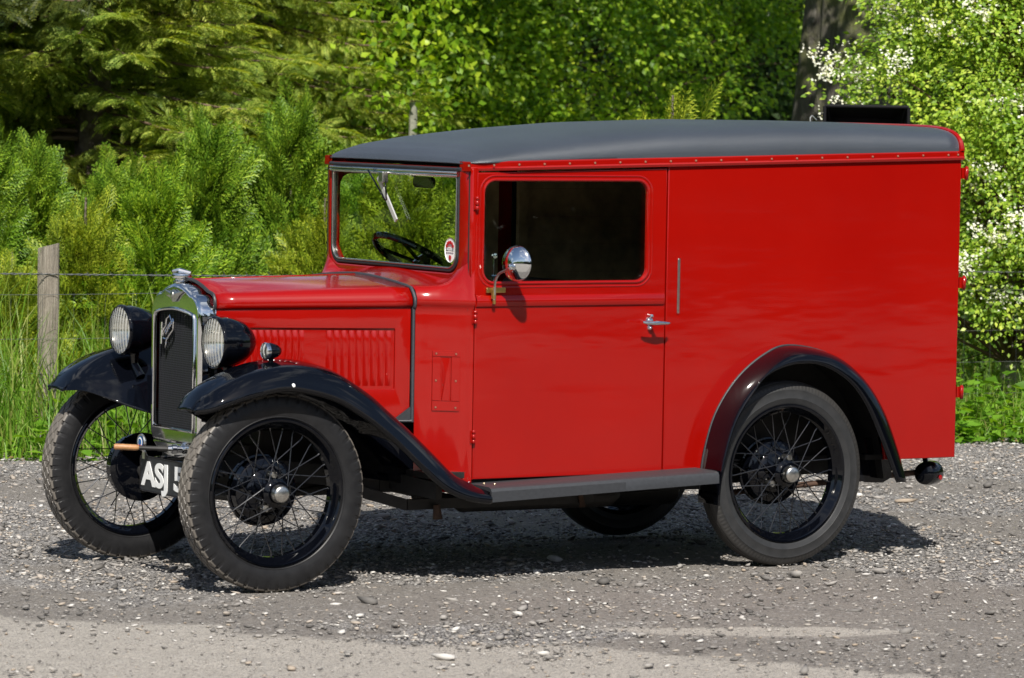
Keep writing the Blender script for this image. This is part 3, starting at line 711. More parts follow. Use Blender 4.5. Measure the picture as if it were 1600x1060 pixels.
for s in (-1, 1):
    m_ = MB(); R = wing_rows(s); m_.rows(R); o = m_.build('front_wing', M['black'], van, True, 80); mods(o, solid=.003, off=1 if s < 0 else -1)
    m_ = MB(); m_.tube([r[0] for r in R], .0042, 6); m_.build('wing_beading', M['black'], o, True, 60)
    c1 = P(459, 603, -.662); m_ = MB(); m_.lathe([(0, .006), (.005, .005), (.0075, 0)], (c1[0], s*.659, c1[2]), (0, s, 0), 14); m_.build('wing_bolt', M['white'], o)
    # side lamp on its foot
    c2 = P(414, 549, -.52); c2 = Vector((c2[0], s*.52, c2[2])); m_ = MB()
    m_.lathe([(.024, .002), (.027, .004), (.030, 0), (.029, -.010), (.028, -.012)], c2, (-1, 0, 0), 28); o2 = m_.build('side_lamp', M['chrome'], van)
    m_ = MB(); m_.lathe([(.029, -.011), (.028, -.022), (.022, -.042), (.013, -.056), (0, -.062)], c2, (-1, 0, 0), 28); m_.tube([c2+Vector((.022, 0, -.022)), c2+Vector((.024, 0, -.036)), c2+Vector((.026, 0, -.050))], [.010, .008, .018], 12); m_.build('lamp_shell', M['black'], o2)
    m_ = MB(); m_.lathe([(.025, .003), (.015, .008), (0, .010)], c2, (-1, 0, 0), 24); m_.build('lamp_glass', M['lens'], o2)
# --- rear wings
CR = [(1.718, .235), (1.720, .30), (1.734, .41), (1.779, .550), (1.868, .673), (1.982, .757), (2.090, .789), (2.228, .763), (2.350, .675), (2.437, .548), (2.500, .400), (2.537, .288)]
LP = [(1.722, .235), (1.726, .30), (1.742, .40), (1.785, .525), (1.845, .615), (1.912, .690), (2.020, .730), (2.125, .728), (2.245, .672), (2.328, .585), (2.400, .455), (2.478, .292)]
JJ = [(1.715, .235), (1.717, .30), (1.727, .42), (1.775, .550), (1.862, .668), (1.985, .752), (2.095, .780), (2.232, .755), (2.358, .667), (2.450, .545), (2.515, .400), (2.548, .288)]
for s in (-1, 1):
    ctrl = []
    for (xc, zc), (xl, zl), (xj, zj) in zip(CR, LP, JJ):
        rt_ = xc > 2.2
        xo, zo = (xj+.030, zj) if rt_ else (xc, zc)
        if rt_: xl += .018
        col = [(xl, .652, zl)]
        for t in (88, 74, 60, 45, 30, 15, 0):
            q_ = math.cos(rad(t))**.8; yy = B-.004+(.658-B+.004)*math.sin(rad(t))**.9
            col.append((xl+(xo-xl)*q_, yy, zl+(zo-zl)*q_))
        ctrl.append([(a, s*b, c) for a, b, c in col])
    cols = [cat([c[k] for c in ctrl], 60) for k in range(8)]
    R = [cat([cols[k][i] for k in range(8)], 28) for i in range(60)]
    m_ = MB(); m_.rows(R); o = m_.build('rear_wing', M['black'], van, True, 80); mods(o, solid=.003, off=1 if s > 0 else -1)
    m_ = MB(); m_.tube([r[0] for r in R], .0045, 6); m_.build('wing_beading', M['black'], o, True, 60)
    m_ = MB(); m_.tube([(r[-1][0], s*(B+.003), r[-1][2]+0) for r in R[4:]], .004, 6); m_.build('wing_piping', M['gasket'], o)
for s in (-1, 1):
    plate('rear_wing_skirt', [[(2.36, .44), (2.375, .36), (2.42, .300), (2.48, .276), (2.56, .272), (2.60, .29), (2.60, .44)]], .004, .001, sidemap(s, .47), M['black'], van)
    plate('front_wing_valance', [[(.26, .53), (.30, .37), (.60, .325), (.80, .34), (.64, .45), (.50, .53)]], .004, .001, sidemap(s, .355), M['black'], van)
# --- running boards
rb0, rb1 = P(768, 762, -.69), P(1105, 737, -.69)
for s in (-1, 1):
    m_ = MB(); R = []
    for i in range(13):
        q = i/12; x = .772+(1.700-.772)*q; z = rb0[2]+(rb1[2]-rb0[2])*q-.002
        t = .050-.008*q
        R.append([(x, s*(B-.03), z-.008), (x, s*(B-.03), z+.001), (x, s*.64, z+.001), (x, s*.668, z), (x, s*.680, z-.004), (x, s*.686, z-.014), (x, s*.687, z-t), (x, s*.680, z-t), (x, s*.676, z-.016), (x, s*.64, z-.010)])
    m_.rows(R, True); m_.add(R[0], [tuple(range(10))]); m_.add(R[-1], [tuple(range(10))[::-1]])
    o = m_.build('running_board', M['rubber'], van, True, 40)
    m_ = MB()
    for k in range(2): m_.tube([(.80+k*.025, s*(.585+.03*k), rb0[2]), (.80+k*.025, s*(.585+.03*k), rb0[2]+.006)], .005, 8)
    m_.build('board_bolt', M['goldscrew'], o)

# --- wheels
R0 = .333
def tyre_mesh(name, zig):
    nA = 900 if zig else 720
    prof = [(.243, -.034), (.248, -.040), (.254, -.0435), (.2555, -.0455), (.2575, -.0445), (.270, -.0475), (.284, -.049), (.298, -.0475)] if zig else [(.243, -.034), (.248, -.040), (.256, -.045), (.270, -.0475), (.2715, -.0485), (.273, -.0478), (.288, -.048), (.300, -.0455), (.3015, -.046), (.303, -.0448)]
    hs = .0445 if zig else .041
    tr = []; nT = 60 if zig else 44
    for i in range(nT+1):
        h = -hs+2*hs*i/nT; t = abs(h)/hs; tr.append(((R0-.0045*t*t-.014*max(0, (t-.80)/.20)**2) if zig else (R0-.006*t*t-.018*t**6), h))
    pr = prof+tr+[(a, -b) for a, b in prof[::-1]]
    pr = np.array(pr); m = len(pr); th = np.arange(nA)*2*np.pi/nA
    r = np.tile(pr[:, 0], (nA, 1)); h = np.tile(pr[:, 1], (nA, 1)); T = np.tile(th[:, None], (1, m))
    istr = np.zeros(m, bool); istr[len(prof):len(prof)+nT+1] = True
    tread = np.zeros((nA, m)); 
    if zig:
        N = 50; ph = (T*N/(2*np.pi)) % 1; tri = np.abs(ph*2-1)*2-1
        g = np.zeros_like(r)
        for k, h0 in enumerate((-.021, 0, .021)):
            tt = tri if k % 2 else -tri
            g = np.maximum(g, (np.abs(h-h0-tt*.0058) < .0029))
        notch = (np.abs(h) > .032) & (((ph+.12) % 1) < .30); g = np.maximum(g, notch*.9)
        sip = (np.abs(h) < .030) & (((ph*2+.1) % 1) < .10); g = np.maximum(g, sip*.35)
        g = g*istr
        r = r-g*.008; tread = istr*(1-g)*(np.abs(h) < .041)
    else:
        g = np.zeros_like(r)
        for h0 in (-.026, -.013, 0, .013, .026): g = np.maximum(g, np.abs(h-h0) < .0016)
        ph = (T*130/(2*np.pi)) % 1; g = np.maximum(g, (np.abs(h) > .034)*(ph < .4)*.5); g = g*istr; r = r-g*.004
        tread = istr*(1-g)*.8
    V = np.stack([r*np.cos(T), h, r*np.sin(T)], -1).reshape(-1, 3)
    i = np.arange(nA)[:, None]; k = np.arange(m-1)[None]; j = (i+1) % nA
    F = np.stack([i*m+k, j*m+k, j*m+k+1, i*m+k+1], -1).reshape(-1, 4)
    me = bpy.data.meshes.new(name); me.vertices.add(len(V)); me.vertices.foreach_set('co', V.ravel())
    me.loops.add(F.size); me.loops.foreach_set('vertex_index', F.ravel().astype(np.int32)); me.polygons.add(len(F)); me.polygons.foreach_set('loop_start', np.arange(0, F.size, 4, dtype=np.int32))
    me.update(calc_edges=True); a = me.attributes.new('tread', 'FLOAT', 'POINT'); a.data.foreach_set('value', tread.ravel().astype(np.float32))
    me.polygons.foreach_set('use_smooth', [True]*len(F)); me.set_sharp_from_angle(angle=rad(40)); me.materials.append(M['tyref' if zig else 'tyrer'])
    return me
def bm_me(mbx, name, mt, ang=40):
    o = mbx.build(name, mt, None, True, ang); me = o.data; bpy.data.objects.remove(o); return me
ty_f, ty_r = tyre_mesh('tyre', True), tyre_mesh('tyre', False)
ZO = (0, 0, 0); AX = (0, -1, 0)
q = MB(); q.lathe([(.240, .046), (.2465, .0465), (.250, .043), (.249, .038), (.238, .034), (.232, .022), (.222, .012), (.222, -.012), (.232, -.022), (.238, -.034), (.249, -.038), (.250, -.043), (.2465, -.0465), (.240, -.046), (.234, -.040), (.226, -.022), (.217, -.013), (.217, .013), (.226, .022), (.234, .040)], ZO, AX, 96, True)
rim_me = bm_me(q, 'wheel', M['black'])
q = MB(); q.lathe([(0, .062), (.026, .062), (.033, .058), (.034, .046), (.040, .040), (.048, .036), (.048, .030), (.038, .024), (.034, .010), (.036, -.010), (.060, -.018), (.078, -.024), (.082, -.030), (.070, -.034)], ZO, AX, 40)
for k in range(3):
    a = rad(70+120*k); q.tube([(.058*math.cos(a), .030, .058*math.sin(a)), (.058*math.cos(a), -.004, .058*math.sin(a))], .010, 6)
hub_me = bm_me(q, 'hub', M['black'])
q = MB(); q.lathe([(.066, -.030), (.108, -.034), (.114, -.040), (.116, -.078), (.122, -.080), (.122, -.090), (.118, -.094), (.09, -.100), (0, -.104)], ZO, AX, 56); drum_me = bm_me(q, 'brake_drum', M['black'])
q = MB()
for k in range(2):
    a = rad(100+150*k); q.tube([(.06*math.cos(a), .022, .06*math.sin(a)), (.06*math.cos(a), -.022, .06*math.sin(a))], [.011, .012], 6)
nut_me = bm_me(q, 'wheel_nuts', M['dullchrome'])
q = MB(); q.lathe([(.0, .086), (.020, .085), (.027, .081), (.030, .074), (.031, .058)], ZO, AX, 36); cap_me = bm_me(q, 'hub_cap', M['dullchrome'])
def spoke_me(rh, hh, off, hr):
    q = MB(); a = rad(off); q.tube([(rh*math.cos(a), -hh, rh*math.sin(a)), (.205, -hr*.9, 0), (.2175, -hr, 0)], [.0021, .0021, .0036], 6, cap=False); return bm_me(q, 'spoke', M['spoke'])
spk = [spoke_me(.046, .033, 48, .004), spoke_me(.046, .033, -48, .004), spoke_me(.074, -.024, 38, -.004), spoke_me(.074, -.024, -38, -.004)]
def wheel(x, s, front, rot, y=.545):
    o = bpy.data.objects.new('wheel', rim_me); C.objects.link(o); o.parent = van
    W = Matrix.Translation((x, s*y, R0-.002)) @ (Matrix.Rotation(math.pi, 4, 'Z') if s > 0 else Matrix.Identity(4)) @ Matrix.Rotation(rad(rot), 4, 'Y')
    o.matrix_basis = van.matrix_basis.inverted() @ W
    for nm, me in (('tyre', ty_f if front else ty_r), ('hub', hub_me), ('brake_drum', drum_me), ('wheel_nuts', nut_me), ('hub_cap', cap_me)):
        c = bpy.data.objects.new(nm, me); C.objects.link(c); c.parent = o
    if not front and s > 0:
        q = MB()
        for k in range(32):
            me = spk[k % 4]; Mx = Matrix.Rotation(2*math.pi*k/32, 4, 'Y'); q.add([Mx @ v.co for v in me.vertices], [tuple(p.vertices) for p in me.polygons])
        me = bm_me(q, 'spokes', M['spoke']); c = bpy.data.objects.new('spokes', me); C.objects.link(c); c.parent = o; c['kind'] = 'stuff'
    else:
        for k in range(32):
            c = bpy.data.objects.new('spoke', spk[k % 4]); C.objects.link(c); c.parent = o; c.rotation_euler = (0, 2*math.pi*k/32, 0)
wheel(0, -1, True, 10); wheel(2.057, -1, False, 33); wheel(0, 1, True, 50); wheel(2.057, 1, False, 0)

# --- number plate, badge, starting handle
xp = -.185
pl, pr_ = PX(221, 710, xp), PX(220, 764, xp)
z1, z0 = pl[2]+.0, pr_[2]-.004; y1 = pl[1]
m_ = MB(); m_.me(plate_me([rrect(y1-.53, z0, y1, z1, .014)], .008, .003, lambda a, b, h: (xp+h, a, b))); npl = m_.build('number_plate', M['gasket'], van)
m_ = MB(); m_.tube([(xp-.003, a, b) for a, b in rrect(y1-.528, z0+.002, y1-.002, z1-.002, .013)], .003, 6, closed=True); m_.build('plate_rim', M['black'], npl)
tx = text_me('ASJ 5', .112, lambda a, b, h: (xp-.0055-h, y1-.020-a*1.32, z0+.024+b), .001, .004); fin(tx, False); tx.name = 'plate_lettering'
# heavier strokes: a second, slightly offset pass
link('plate_lettering', tx, M['white'], npl)
tl_ = bpy.data.meshes.new('x')
m_ = MB(); m_.tube([(xp+.004, y1-.06, z1-.01), (xp+.08, y1-.06, z1-.005)], .006, 6); m_.tube([(xp+.004, y1-.40, z1-.01), (xp+.08, y1-.40, z1-.005)], .006, 6); m_.build('plate_bracket', M['black'], npl)
bc = PX(221, 691, xp-.02); m_ = MB(); m_.lathe([(0, .004), (.022, .003), (.027, .004), (.030, 0), (.026, -.006), (0, -.008)], bc, (-1, 0, 0), 28)
m_.tube([bc+np.array([.004, 0, -.02]), (xp, bc[1], z1-.004)], [.006, .005], 8); m_.box((xp-.012, bc[1]-.010, z1-.012), (xp-.004, bc[1]+.010, z1+.012)); bdg = m_.build('club_badge', M['dullchrome'], van)
m_ = MB(); m_.lathe([(0, .0055), (.021, .0045)], bc, (-1, 0, 0), 24); v = m_.v; m_.v = [p for p in v]; bb = m_.build('badge_blue_enamel', M['bluemark'], bdg)
m_ = MB(); m_.lathe([(.012, .0063), (.017, .0056)], bc, (-1, 0, 0), 24); m_.build('badge_white_ring', M['white'], bdg)
m_ = MB(); m_.box((bc[0]-.0072, bc[1]-.016, bc[2]-.019), (bc[0]-.004, bc[1]+.016, bc[2]-.010)); m_.build('badge_red_band', M['redmark'], bdg, False)
ha, hb = P(292, 703, -.06), P(178, 698, .03); L_ = lambda t: tuple(ha+(hb-ha)*t)
m_ = MB(); m_.tube([L_(.66), L_(.70), L_(.98), L_(1.0)], [.008, .0105, .0105, .008], 14); hg_ = m_.build('starting_handle', M['woodgrip'], van)
m_ = MB(); m_.tube([L_(.20), L_(.68)], .008, 10); m_.tube([L_(.28), L_(.40)], .011, 10); m_.build('handle_shaft', M['chassis'], hg_)
m_ = MB(); m_.tube([L_(.26), L_(.21), L_(.20), L_(.14), L_(.13), L_(-.25)], [.010, .012, .017, .017, .013, .013], 14); m_.tube([L_(-.05), (XRf+.03, -.10, .44)], .012, 8); m_.build('handle_ferrule', M['chrome'], hg_)
m_ = MB(); m_.me(plate_me([[(-.175, .455), (.175, .455), (.13, .425), (.03, .405), (-.03, .405), (-.13, .425)]], .02, .005, lambda a, b, h: (XRf+.012+h, a, b))); m_.build('radiator_apron', M['chrome'], van)

# --- chassis and running gear
m_ = MB()
def beam(a, b, w_, h_):
    a, b = Vector(a), Vector(b); d = (b-a).normalized(); sd_ = d.cross(Vector((0, 0, 1))).normalized()*w_/2; up = Vector((0, 0, h_/2))
    m_.add([a-sd_-up, a+sd_-up, a+sd_+up, a-sd_+up, b-sd_-up, b+sd_-up, b+sd_+up, b-sd_+up], [(0, 1, 2, 3), (7, 6, 5, 4), (0, 4, 5, 1), (1, 5, 6, 2), (2, 6, 7, 3), (3, 7, 4, 0)])
for s in (-1, 1):
    beam((-.05, s*.16, .40), (.55, s*.28, .33), .04, .07); beam((.55, s*.28, .33), (1.90, s*.34, .30), .04, .08); beam((1.90, s*.34, .30), (2.35, s*.34, .33), .04, .05)
    beam((.40, s*.30, .315), (.62, s*.36, .25), .03, .04); beam((.62, s*.36, .25), (1.35, s*.40, .255), .03, .036)
    beam((.60, s*.30, .33), (.66, s*.52, .31), .03, .06); beam((1.4, s*.30, .33), (1.44, s*.60, .325), .03, .03); beam((.9, s*.30, .33), (.94, s*.60, .31), .03, .03)
beam((.1, -.28, .34), (.1, .28, .34), .05, .05); beam((1.1, -.33, .31), (1.1, .33, .31), .05, .05); beam((1.85, -.34, .31), (1.85, .34, .31), .05, .05)
m_.build('chassis', M['chassis'], van, False)
m_ = MB(); m_.tube([(.0, -.47, .333), (-.01, -.40, .30), (-.015, 0, .285), (-.01, .40, .30), (.0, .47, .333)], .020, 10); m_.tube([(.10, -.46, .27), (.10, .46, .27)], .009, 8)
for s in (-1, 1):
    m_.tube([(.10, s*.455, .27), (.03, s*.48, .30)], .011, 8); m_.tube([(.02, s*.475, .22), (.02, s*.475, .43)], .016, 10); m_.tube([(0, s*.40, .29), (.55, s*.06, .30)], .012, 8)
m_.lathe([(0, .02), (.012, .01), (.014, -.02)], (.10, .44, .27), (-1, 0, 0), 10)
m_.build('front_axle', M['chassis'], van)
m_ = MB()
for k in range(5): m_.tube([(-.055+.006*k, -.34+.05*k, .375-.009*k), (-.055+.006*k, 0, .40-.009*k), (-.055+.006*k, .34-.05*k, .375-.009*k)], .006, 6)
m_.build('front_spring', M['chassis'], van)
m_ = MB(); m_.tube([(2.057, -.47, .331), (2.057, .47, .331)], .026, 12); m_.lathe([(0, .10), (.05, .09), (.09, .05), (.105, 0), (.09, -.05), (.05, -.09), (0, -.10)], (2.057, .05, .331), (0, 1, 0), 20); m_.tube([(2.0, .05, .33), (1.2, .02, .36)], .03, 10); m_.build('rear_axle', M['chassis'], van)
m_ = MB(); m_.tube([(.85, -.27, .25), (.89, -.27, .247), (1.50, -.27, .245), (1.54, -.27, .25)], [.018, .042, .042, .018], 14); m_.tube([(.5, -.2, .33), (.86, -.27, .25)], .018, 8); m_.build('exhaust_box', M['chassis'], van)
m_ = MB(); m_.tube([(1.30, .10, .25), (1.34, .10, .228), (2.0, .10, .228), (2.04, .10, .24)], [.02, .066, .066, .02], 14); m_.tube([(1.25, -.10, .25), (2.0, -.12, .26)], .022, 10); m_.build('silencer', M['chassis'], van)
m_ = MB()
for s in (-1, 1):
    for k in range(4): beam((1.70+.10*k, s*.43, .372-.012*k), (2.10, s*.43, .372-.012*k), .04, .007)
m_.build('rear_springs', M['chassis'], van, False)
m_ = MB(); m_.box((.12, -.14, .27), (.62, .14, .45)); m_.box((.15, -.17, .45), (.55, .13, .72)); m_.tube([(.62, 0, .38), (1.2, 0, .34)], .05, 10); m_.box((.72, -.26, .255), (.80, -.22, .28)); m_.build('engine', M['chassis'], van, False)
m_ = MB(); m_.tube([(.45, .18, .40), (.70, .22, .27), (1.25, .22, .255), (1.55, .20, .265)], .016, 10); m_.tube([(1.25, -.30, .262), (1.32, -.30, .262), (1.36, -.30, .30)], .012, 8)
m_.build('exhaust_pipe', M['rust'], van)
m_ = MB(); m_.tube([(1.28, -.42, .30), (1.30, -.42, .235), (1.302, -.42, .225)], [.008, .010, .014], 10); m_.build('drain_pipe', M['rust'], van)
m_ = MB(); m_.tube([(.72, -.40, .25), (.725, -.40, .20)], [.012, .018], 8); m_.build('jacking_bracket', M['rust'], van)
ta, tb = P(1345, 748, -.42), P(1436, 738, -.42)
m_ = MB(); m_.tube([(1.95, -.36, .245), tuple(ta), tuple(tb)], .011, 12); m_.build('tail_pipe', M['rust'], van)
rl = P(1453, 739, -.46); m_ = MB(); rl = Vector(rl)
m_.lathe([(0, .058), (.03, .056), (.040, .048), (.044, .03), (.045, -.022), (.043, -.026), (.038, -.024)], rl, (-.82, -.42, 0), 28); m_.tube([rl+Vector((0, .02, .02)), rl+Vector((0, .05, .09))], .010, 8)
o = m_.build('rear_lamp', M['black'], van); m_ = MB(); m_.lathe([(.039, -.022), (.02, -.032), (0, -.034)], rl, (-.82, -.42, 0), 20); m_.build('lamp_glass', M['redlens'], o)
m_ = MB(); m_.lathe([(0, .004), (.009, .003), (.010, 0)], rl+Vector((.016, -.044, -.014)), (.3, -.95, 0), 12); m_.build('side_reflector', M['redlens'], o)

# --- door mirror on its brass clamp
mc = Vector(P(806, 412, -B-.10)); nd = Vector((-.93, -.37, .0)).normalized()
m_ = MB(); m_.lathe([(0, .020), (.018, .018), (.036, .012), (.054, .005), (.0615, -.002), (.0625, -.006), (.060, -.008)], mc, nd, 44); m_.lathe([(0, .034), (.010, .032), (.013, .024), (.014, .012)], mc+Vector((0, 0, -.012)), nd, 14)
mir = m_.build('door_mirror', M['chrome'], van, True, 50)
m_ = MB(); m_.lathe([(0, -.007), (.058, -.0075)], mc, nd, 32); m_.build('mirror_glass', M['chrome'], mir)
b0 = Vector(P(772, 470, -B-.02)); b1 = Vector(P(773, 452, -B-.022)); e1 = mc+Vector((0, 0, -.012))+nd*.028
m_ = MB(); m_.tube(cat([b0, b1, Vector(P(774, 440, -B-.03)), Vector(P(780, 428, -B-.05)), Vector(P(790, 423, -B-.08)), e1], 20), .0045, 10); m_.build('mirror_arm', M['dullchrome'], mir)
a, b = P(760, 454, -B-.008), P(790, 452, -B-.008)
m_ = MB(); m_.me(plate_me([rrect(a[0], a[2]-.009, b[0], a[2]+.009, .003)], .008, .002, sidemap(-1, B+.006))); m_.tube([b0+Vector((0, .004, .006)), b0+Vector((0, .004, .036))], .009, 8); m_.tube([b0+Vector((0, .0, -.012)), b0+Vector((0, 0, .002))], .006, 8); m_.build('mirror_clamp', M['brass'], mir)
for o in list(SC.objects):
    pass
# =================================================================== GROUND
rng = np.random.default_rng(7)
def G(u, v):
    d = _f+(u-800)/FPX*RT-(v-530)/FPX*UP
    return CAM-CAM[2]/d[2]*d
def vnoise(x, y, s, seed=0):
    """smooth value noise in numpy"""
    g = np.random.default_rng(seed).random((256, 256)); X = x*s; Y = y*s; i = np.floor(X).astype(int); j = np.floor(Y).astype(int); f = X-i; h = Y-j
    f = f*f*(3-2*f); h = h*h*(3-2*h); a = lambda p, q: g[p % 256, q % 256]
    return a(i, j)*(1-f)*(1-h)+a(i+1, j)*f*(1-h)+a(i, j+1)*(1-f)*h+a(i+1, j+1)*f*h
def fnoise(x, y, s, seed=0): return .55*vnoise(x, y, s, seed)+.3*vnoise(x, y, s*2.3, seed+1)+.15*vnoise(x, y, s*5.1, seed+2)
def yedge(x): return 4.42-.138*x+.5*(vnoise(x, x*0+3.3, .9, 5)-.5)+.16*(vnoise(x, x*0+9.1, 5, 6)-.5)
def sandmask(x, y):
    """pale compacted sand: bottom-left sheet and a long streak to its right"""
    n = fnoise(x, y, 1.7, 11)-.5
    s1 = (-(y+.72+1.22*(x+1.05))+n*1.1)/.55          # below a slanting line
    u_ = (x-.95); v_ = y+2.10+.55*u_
    s2 = (1.0-(u_/.52)**2-(v_/.13)**2+n*1.6)*1.4
    return np.clip(np.maximum(np.clip(s1, 0, 1), np.clip(s2, 0, 1)*.6), 0, 1)
def gravmask(x, y):
    n = fnoise(x, y, 1.1, 21)
    return np.clip((n-.5)*5+.42+np.clip((y+.9+.25*x)*.6, -.5, .5), 0, 1)
def np_mesh(name, V, F, attrs=None, smooth=False):
    V = np.asarray(V, np.float32); F = np.asarray(F, np.int32); k = F.shape[1]
    me = bpy.data.meshes.new(name); me.vertices.add(len(V)); me.vertices.foreach_set('co', V.ravel()); me.loops.add(F.size); me.loops.foreach_set('vertex_index', F.ravel())
    me.polygons.add(len(F)); me.polygons.foreach_set('loop_start', np.arange(0, F.size, k, dtype=np.int32)); me.update(calc_edges=True)
    if attrs:
        for n_, a_ in attrs.items(): a = me.attributes.new(n_, 'FLOAT', 'POINT'); a.data.foreach_set('value', np.asarray(a_, np.float32).ravel())
    if smooth: me.polygons.foreach_set('use_smooth', np.ones(len(F), bool))
    return me
def ground_mat():
    m, t, b = mat('gravel_and_dirt'); L = t.links.new; v = pcoord(t)
    A = nn(t, 'ShaderNodeAttribute', _attribute_name='grav'); S = nn(t, 'ShaderNodeAttribute', _attribute_name='sand')
    def vor(s, rnd=1):
        n = t.nodes.new('ShaderNodeTexVoronoi'); n.inputs['Scale'].default_value = s; n.inputs['Randomness'].default_value = rnd; L(v, n.inputs[0]); return n
    v1, v2, v3 = vor(105), vor(210), vor(34)
    def cellramp(vn, stops):
        s = t.nodes.new('ShaderNodeSeparateColor'); L(vn.outputs['Color'], s.inputs[0]); return ramp(t, s.outputs[0], stops), s
    st = [(0, (.05, .047, .045)), (.25, (.13, .12, .115)), (.5, (.21, .20, .19)), (.75, (.30, .285, .27)), (.94, (.42, .40, .38)), (1, (.56, .54, .51))]
    c1, s1 = cellramp(v1, st); c2, s2 = cellramp(v2, st)
    def mix(f, a, b_):
        x = t.nodes.new('ShaderNodeMix'); x.data_type = 'RGBA'
        if isinstance(f, float): x.inputs[0].default_value = f
        else: L(f, x.inputs[0])
        for k, c in ((6, a), (7, b_)):
            if isinstance(c, tuple): x.inputs[k].default_value = (*c, 1)
            else: L(c, x.inputs[k])
        return x.outputs[2]
    gcol = mix(ramp(t, s1.outputs[1], [(.45, (0,)*3), (.5, (1,)*3)]), c2, c1)
    n1 = noise(t, 14, 8, .7, v); n2 = noise(t, 1.3, 6, .6, v); n3 = noise(t, 260, 3, .6, v)
    dirt = mix(n2, (.14, .126, .112), (.21, .192, .172))
    dirt = mix(ramp(t, n3, [(.3, (0,)*3), (.75, (.7,)*3)]), dirt, (.27, .245, .22))
    sparse = ramp(t, s1.outputs[2], [(.86, (0,)*3), (.9, (1,)*3)])
    dirt = mix(sparse, dirt, c1)
    gm = t.nodes.new('ShaderNodeMath'); gm.operation = 'MULTIPLY_ADD'; L(n1, gm.inputs[0]); gm.inputs[1].default_value = .9; L(A.outputs['Fac'], gm.inputs[2])
    gf = ramp(t, gm.outputs[0], [(.62, (0,)*3), (1.0, (1,)*3)])
    col = mix(gf, dirt, gcol)
    sand = mix(n1, (.33, .30, .262), (.44, .405, .36)); sand = mix(ramp(t, s2.outputs[2], [(.8, (0,)*3), (.86, (.8,)*3)]), sand, c2)
    sm = t.nodes.new('ShaderNodeMath'); sm.operation = 'MULTIPLY_ADD'; L(noise(t, 6, 9, .75, v), sm.inputs[0]); sm.inputs[1].default_value = 1.3; L(S.outputs['Fac'], sm.inputs[2])
    col = mix(ramp(t, sm.outputs[0], [(.75, (0,)*3), (1.35, (1,)*3)]), col, sand)
    L(col, b.inputs['Base Color']); b.inputs['Roughness'].default_value = .88; b.inputs['Specular IOR Level'].default_value = .3
    h1 = ramp(t, v1.outputs['Distance'], [(0, (1,)*3), (.7, (0,)*3)]); h2 = ramp(t, v2.outputs['Distance'], [(0, (1,)*3), (.7, (0,)*3)])
    bb = bump(t, h1, .9, .007); bb = bump(t, h2, .7, .004, bb); bb = bump(t, n1, .6, .02, bb); bb = bump(t, n3, .5, .002, bb)
    L(bb, b.inputs['Normal']); return m
xs = np.concatenate([np.linspace(-70, -4, 24), np.linspace(-3.9, 9, 330), np.linspace(9.2, 70, 24)]); q_ = np.concatenate([np.linspace(0, .75, 40), np.linspace(.752, 1, 240)])
Xg, Q = np.meshgrid(xs, q_, indexing='ij'); ylow = -45; ye = yedge(Xg); 
Yg = np.where(Q < .75, ylow+(Q/.75)*(-4-ylow), -4+(Q-.75)/.25*(ye+4))
Zg = .012*(fnoise(Xg, Yg, 1.3, 3)-.5)*1.6+.006*(vnoise(Xg, Yg, 7, 4)-.5); near_ = np.exp(-((Yg+.55)**2/.05)); Zg = Zg-.004
V = np.stack([Xg, Yg, Zg], -1).reshape(-1, 3); nx_, ny_ = Xg.shape; i = np.arange(nx_-1)[:, None]; k = np.arange(ny_-1)[None]
F = np.stack([i*ny_+k, (i+1)*ny_+k, (i+1)*ny_+k+1, i*ny_+k+1], -1).reshape(-1, 4)
gy = link('gravel_yard', np_mesh('gravel_yard', V, F, {'grav': gravmask(Xg, Yg), 'sand': sandmask(Xg, Yg)}, True), ground_mat()); tag(gy, kind='structure')
def field_mat():
    m, t, b = mat('grassy_soil'); v = pcoord(t); n = noise(t, 1.2, 6, .6, v); n2 = noise(t, 40, 6, .7, v)
    c = ramp(t, n, [(.3, (.05, .085, .014)), (.55, (.085, .16, .02)), (.8, (.12, .21, .03))]); d = ramp(t, n2, [(.3, (.55,)*3), (.7, (1.25,)*3)])
    x = t.nodes.new('ShaderNodeMix'); x.data_type = 'RGBA'; x.blend_type = 'MULTIPLY'; x.inputs[0].default_value = 1; t.links.new(c, x.inputs[6]); t.links.new(d, x.inputs[7]); t.links.new(x.outputs[2], b.inputs['Base Color'])
    b.inputs['Roughness'].default_value = .9; t.links.new(bump(t, n2, 1, .03), b.inputs['Normal']); return m
# grass field all round; far bank is added to block sky behind the woods
rr_ = np.concatenate([[0], np.linspace(2, 44, 40), np.linspace(46, 75, 20), [120, 260]]); aa = np.linspace(0, 2*np.pi, 121)[:-1]
Rg, Ag = np.meshgrid(rr_, aa, indexing='ij'); Xf = Rg*np.cos(Ag); Yf = Rg*np.sin(Ag)
Zf = -.045+.03*(vnoise(Xf, Yf, 1.0, 9)-.5)*(Rg > 1)+9*np.clip((Rg-52)/20, 0, 1)**1.5
V = np.stack([Xf, Yf, Zf], -1).reshape(-1, 3); nA_ = len(aa); i = np.arange(len(rr_)-1)[:, None]; k = np.arange(nA_)[None]; kk = (k+1) % nA_
F = np.stack([i*nA_+k, (i+1)*nA_+k, (i+1)*nA_+kk, i*nA_+kk], -1).reshape(-1, 4)
fo = link('grass_field', np_mesh('grass_field', V, F, None, True), field_mat()); tag(fo, kind='structure')
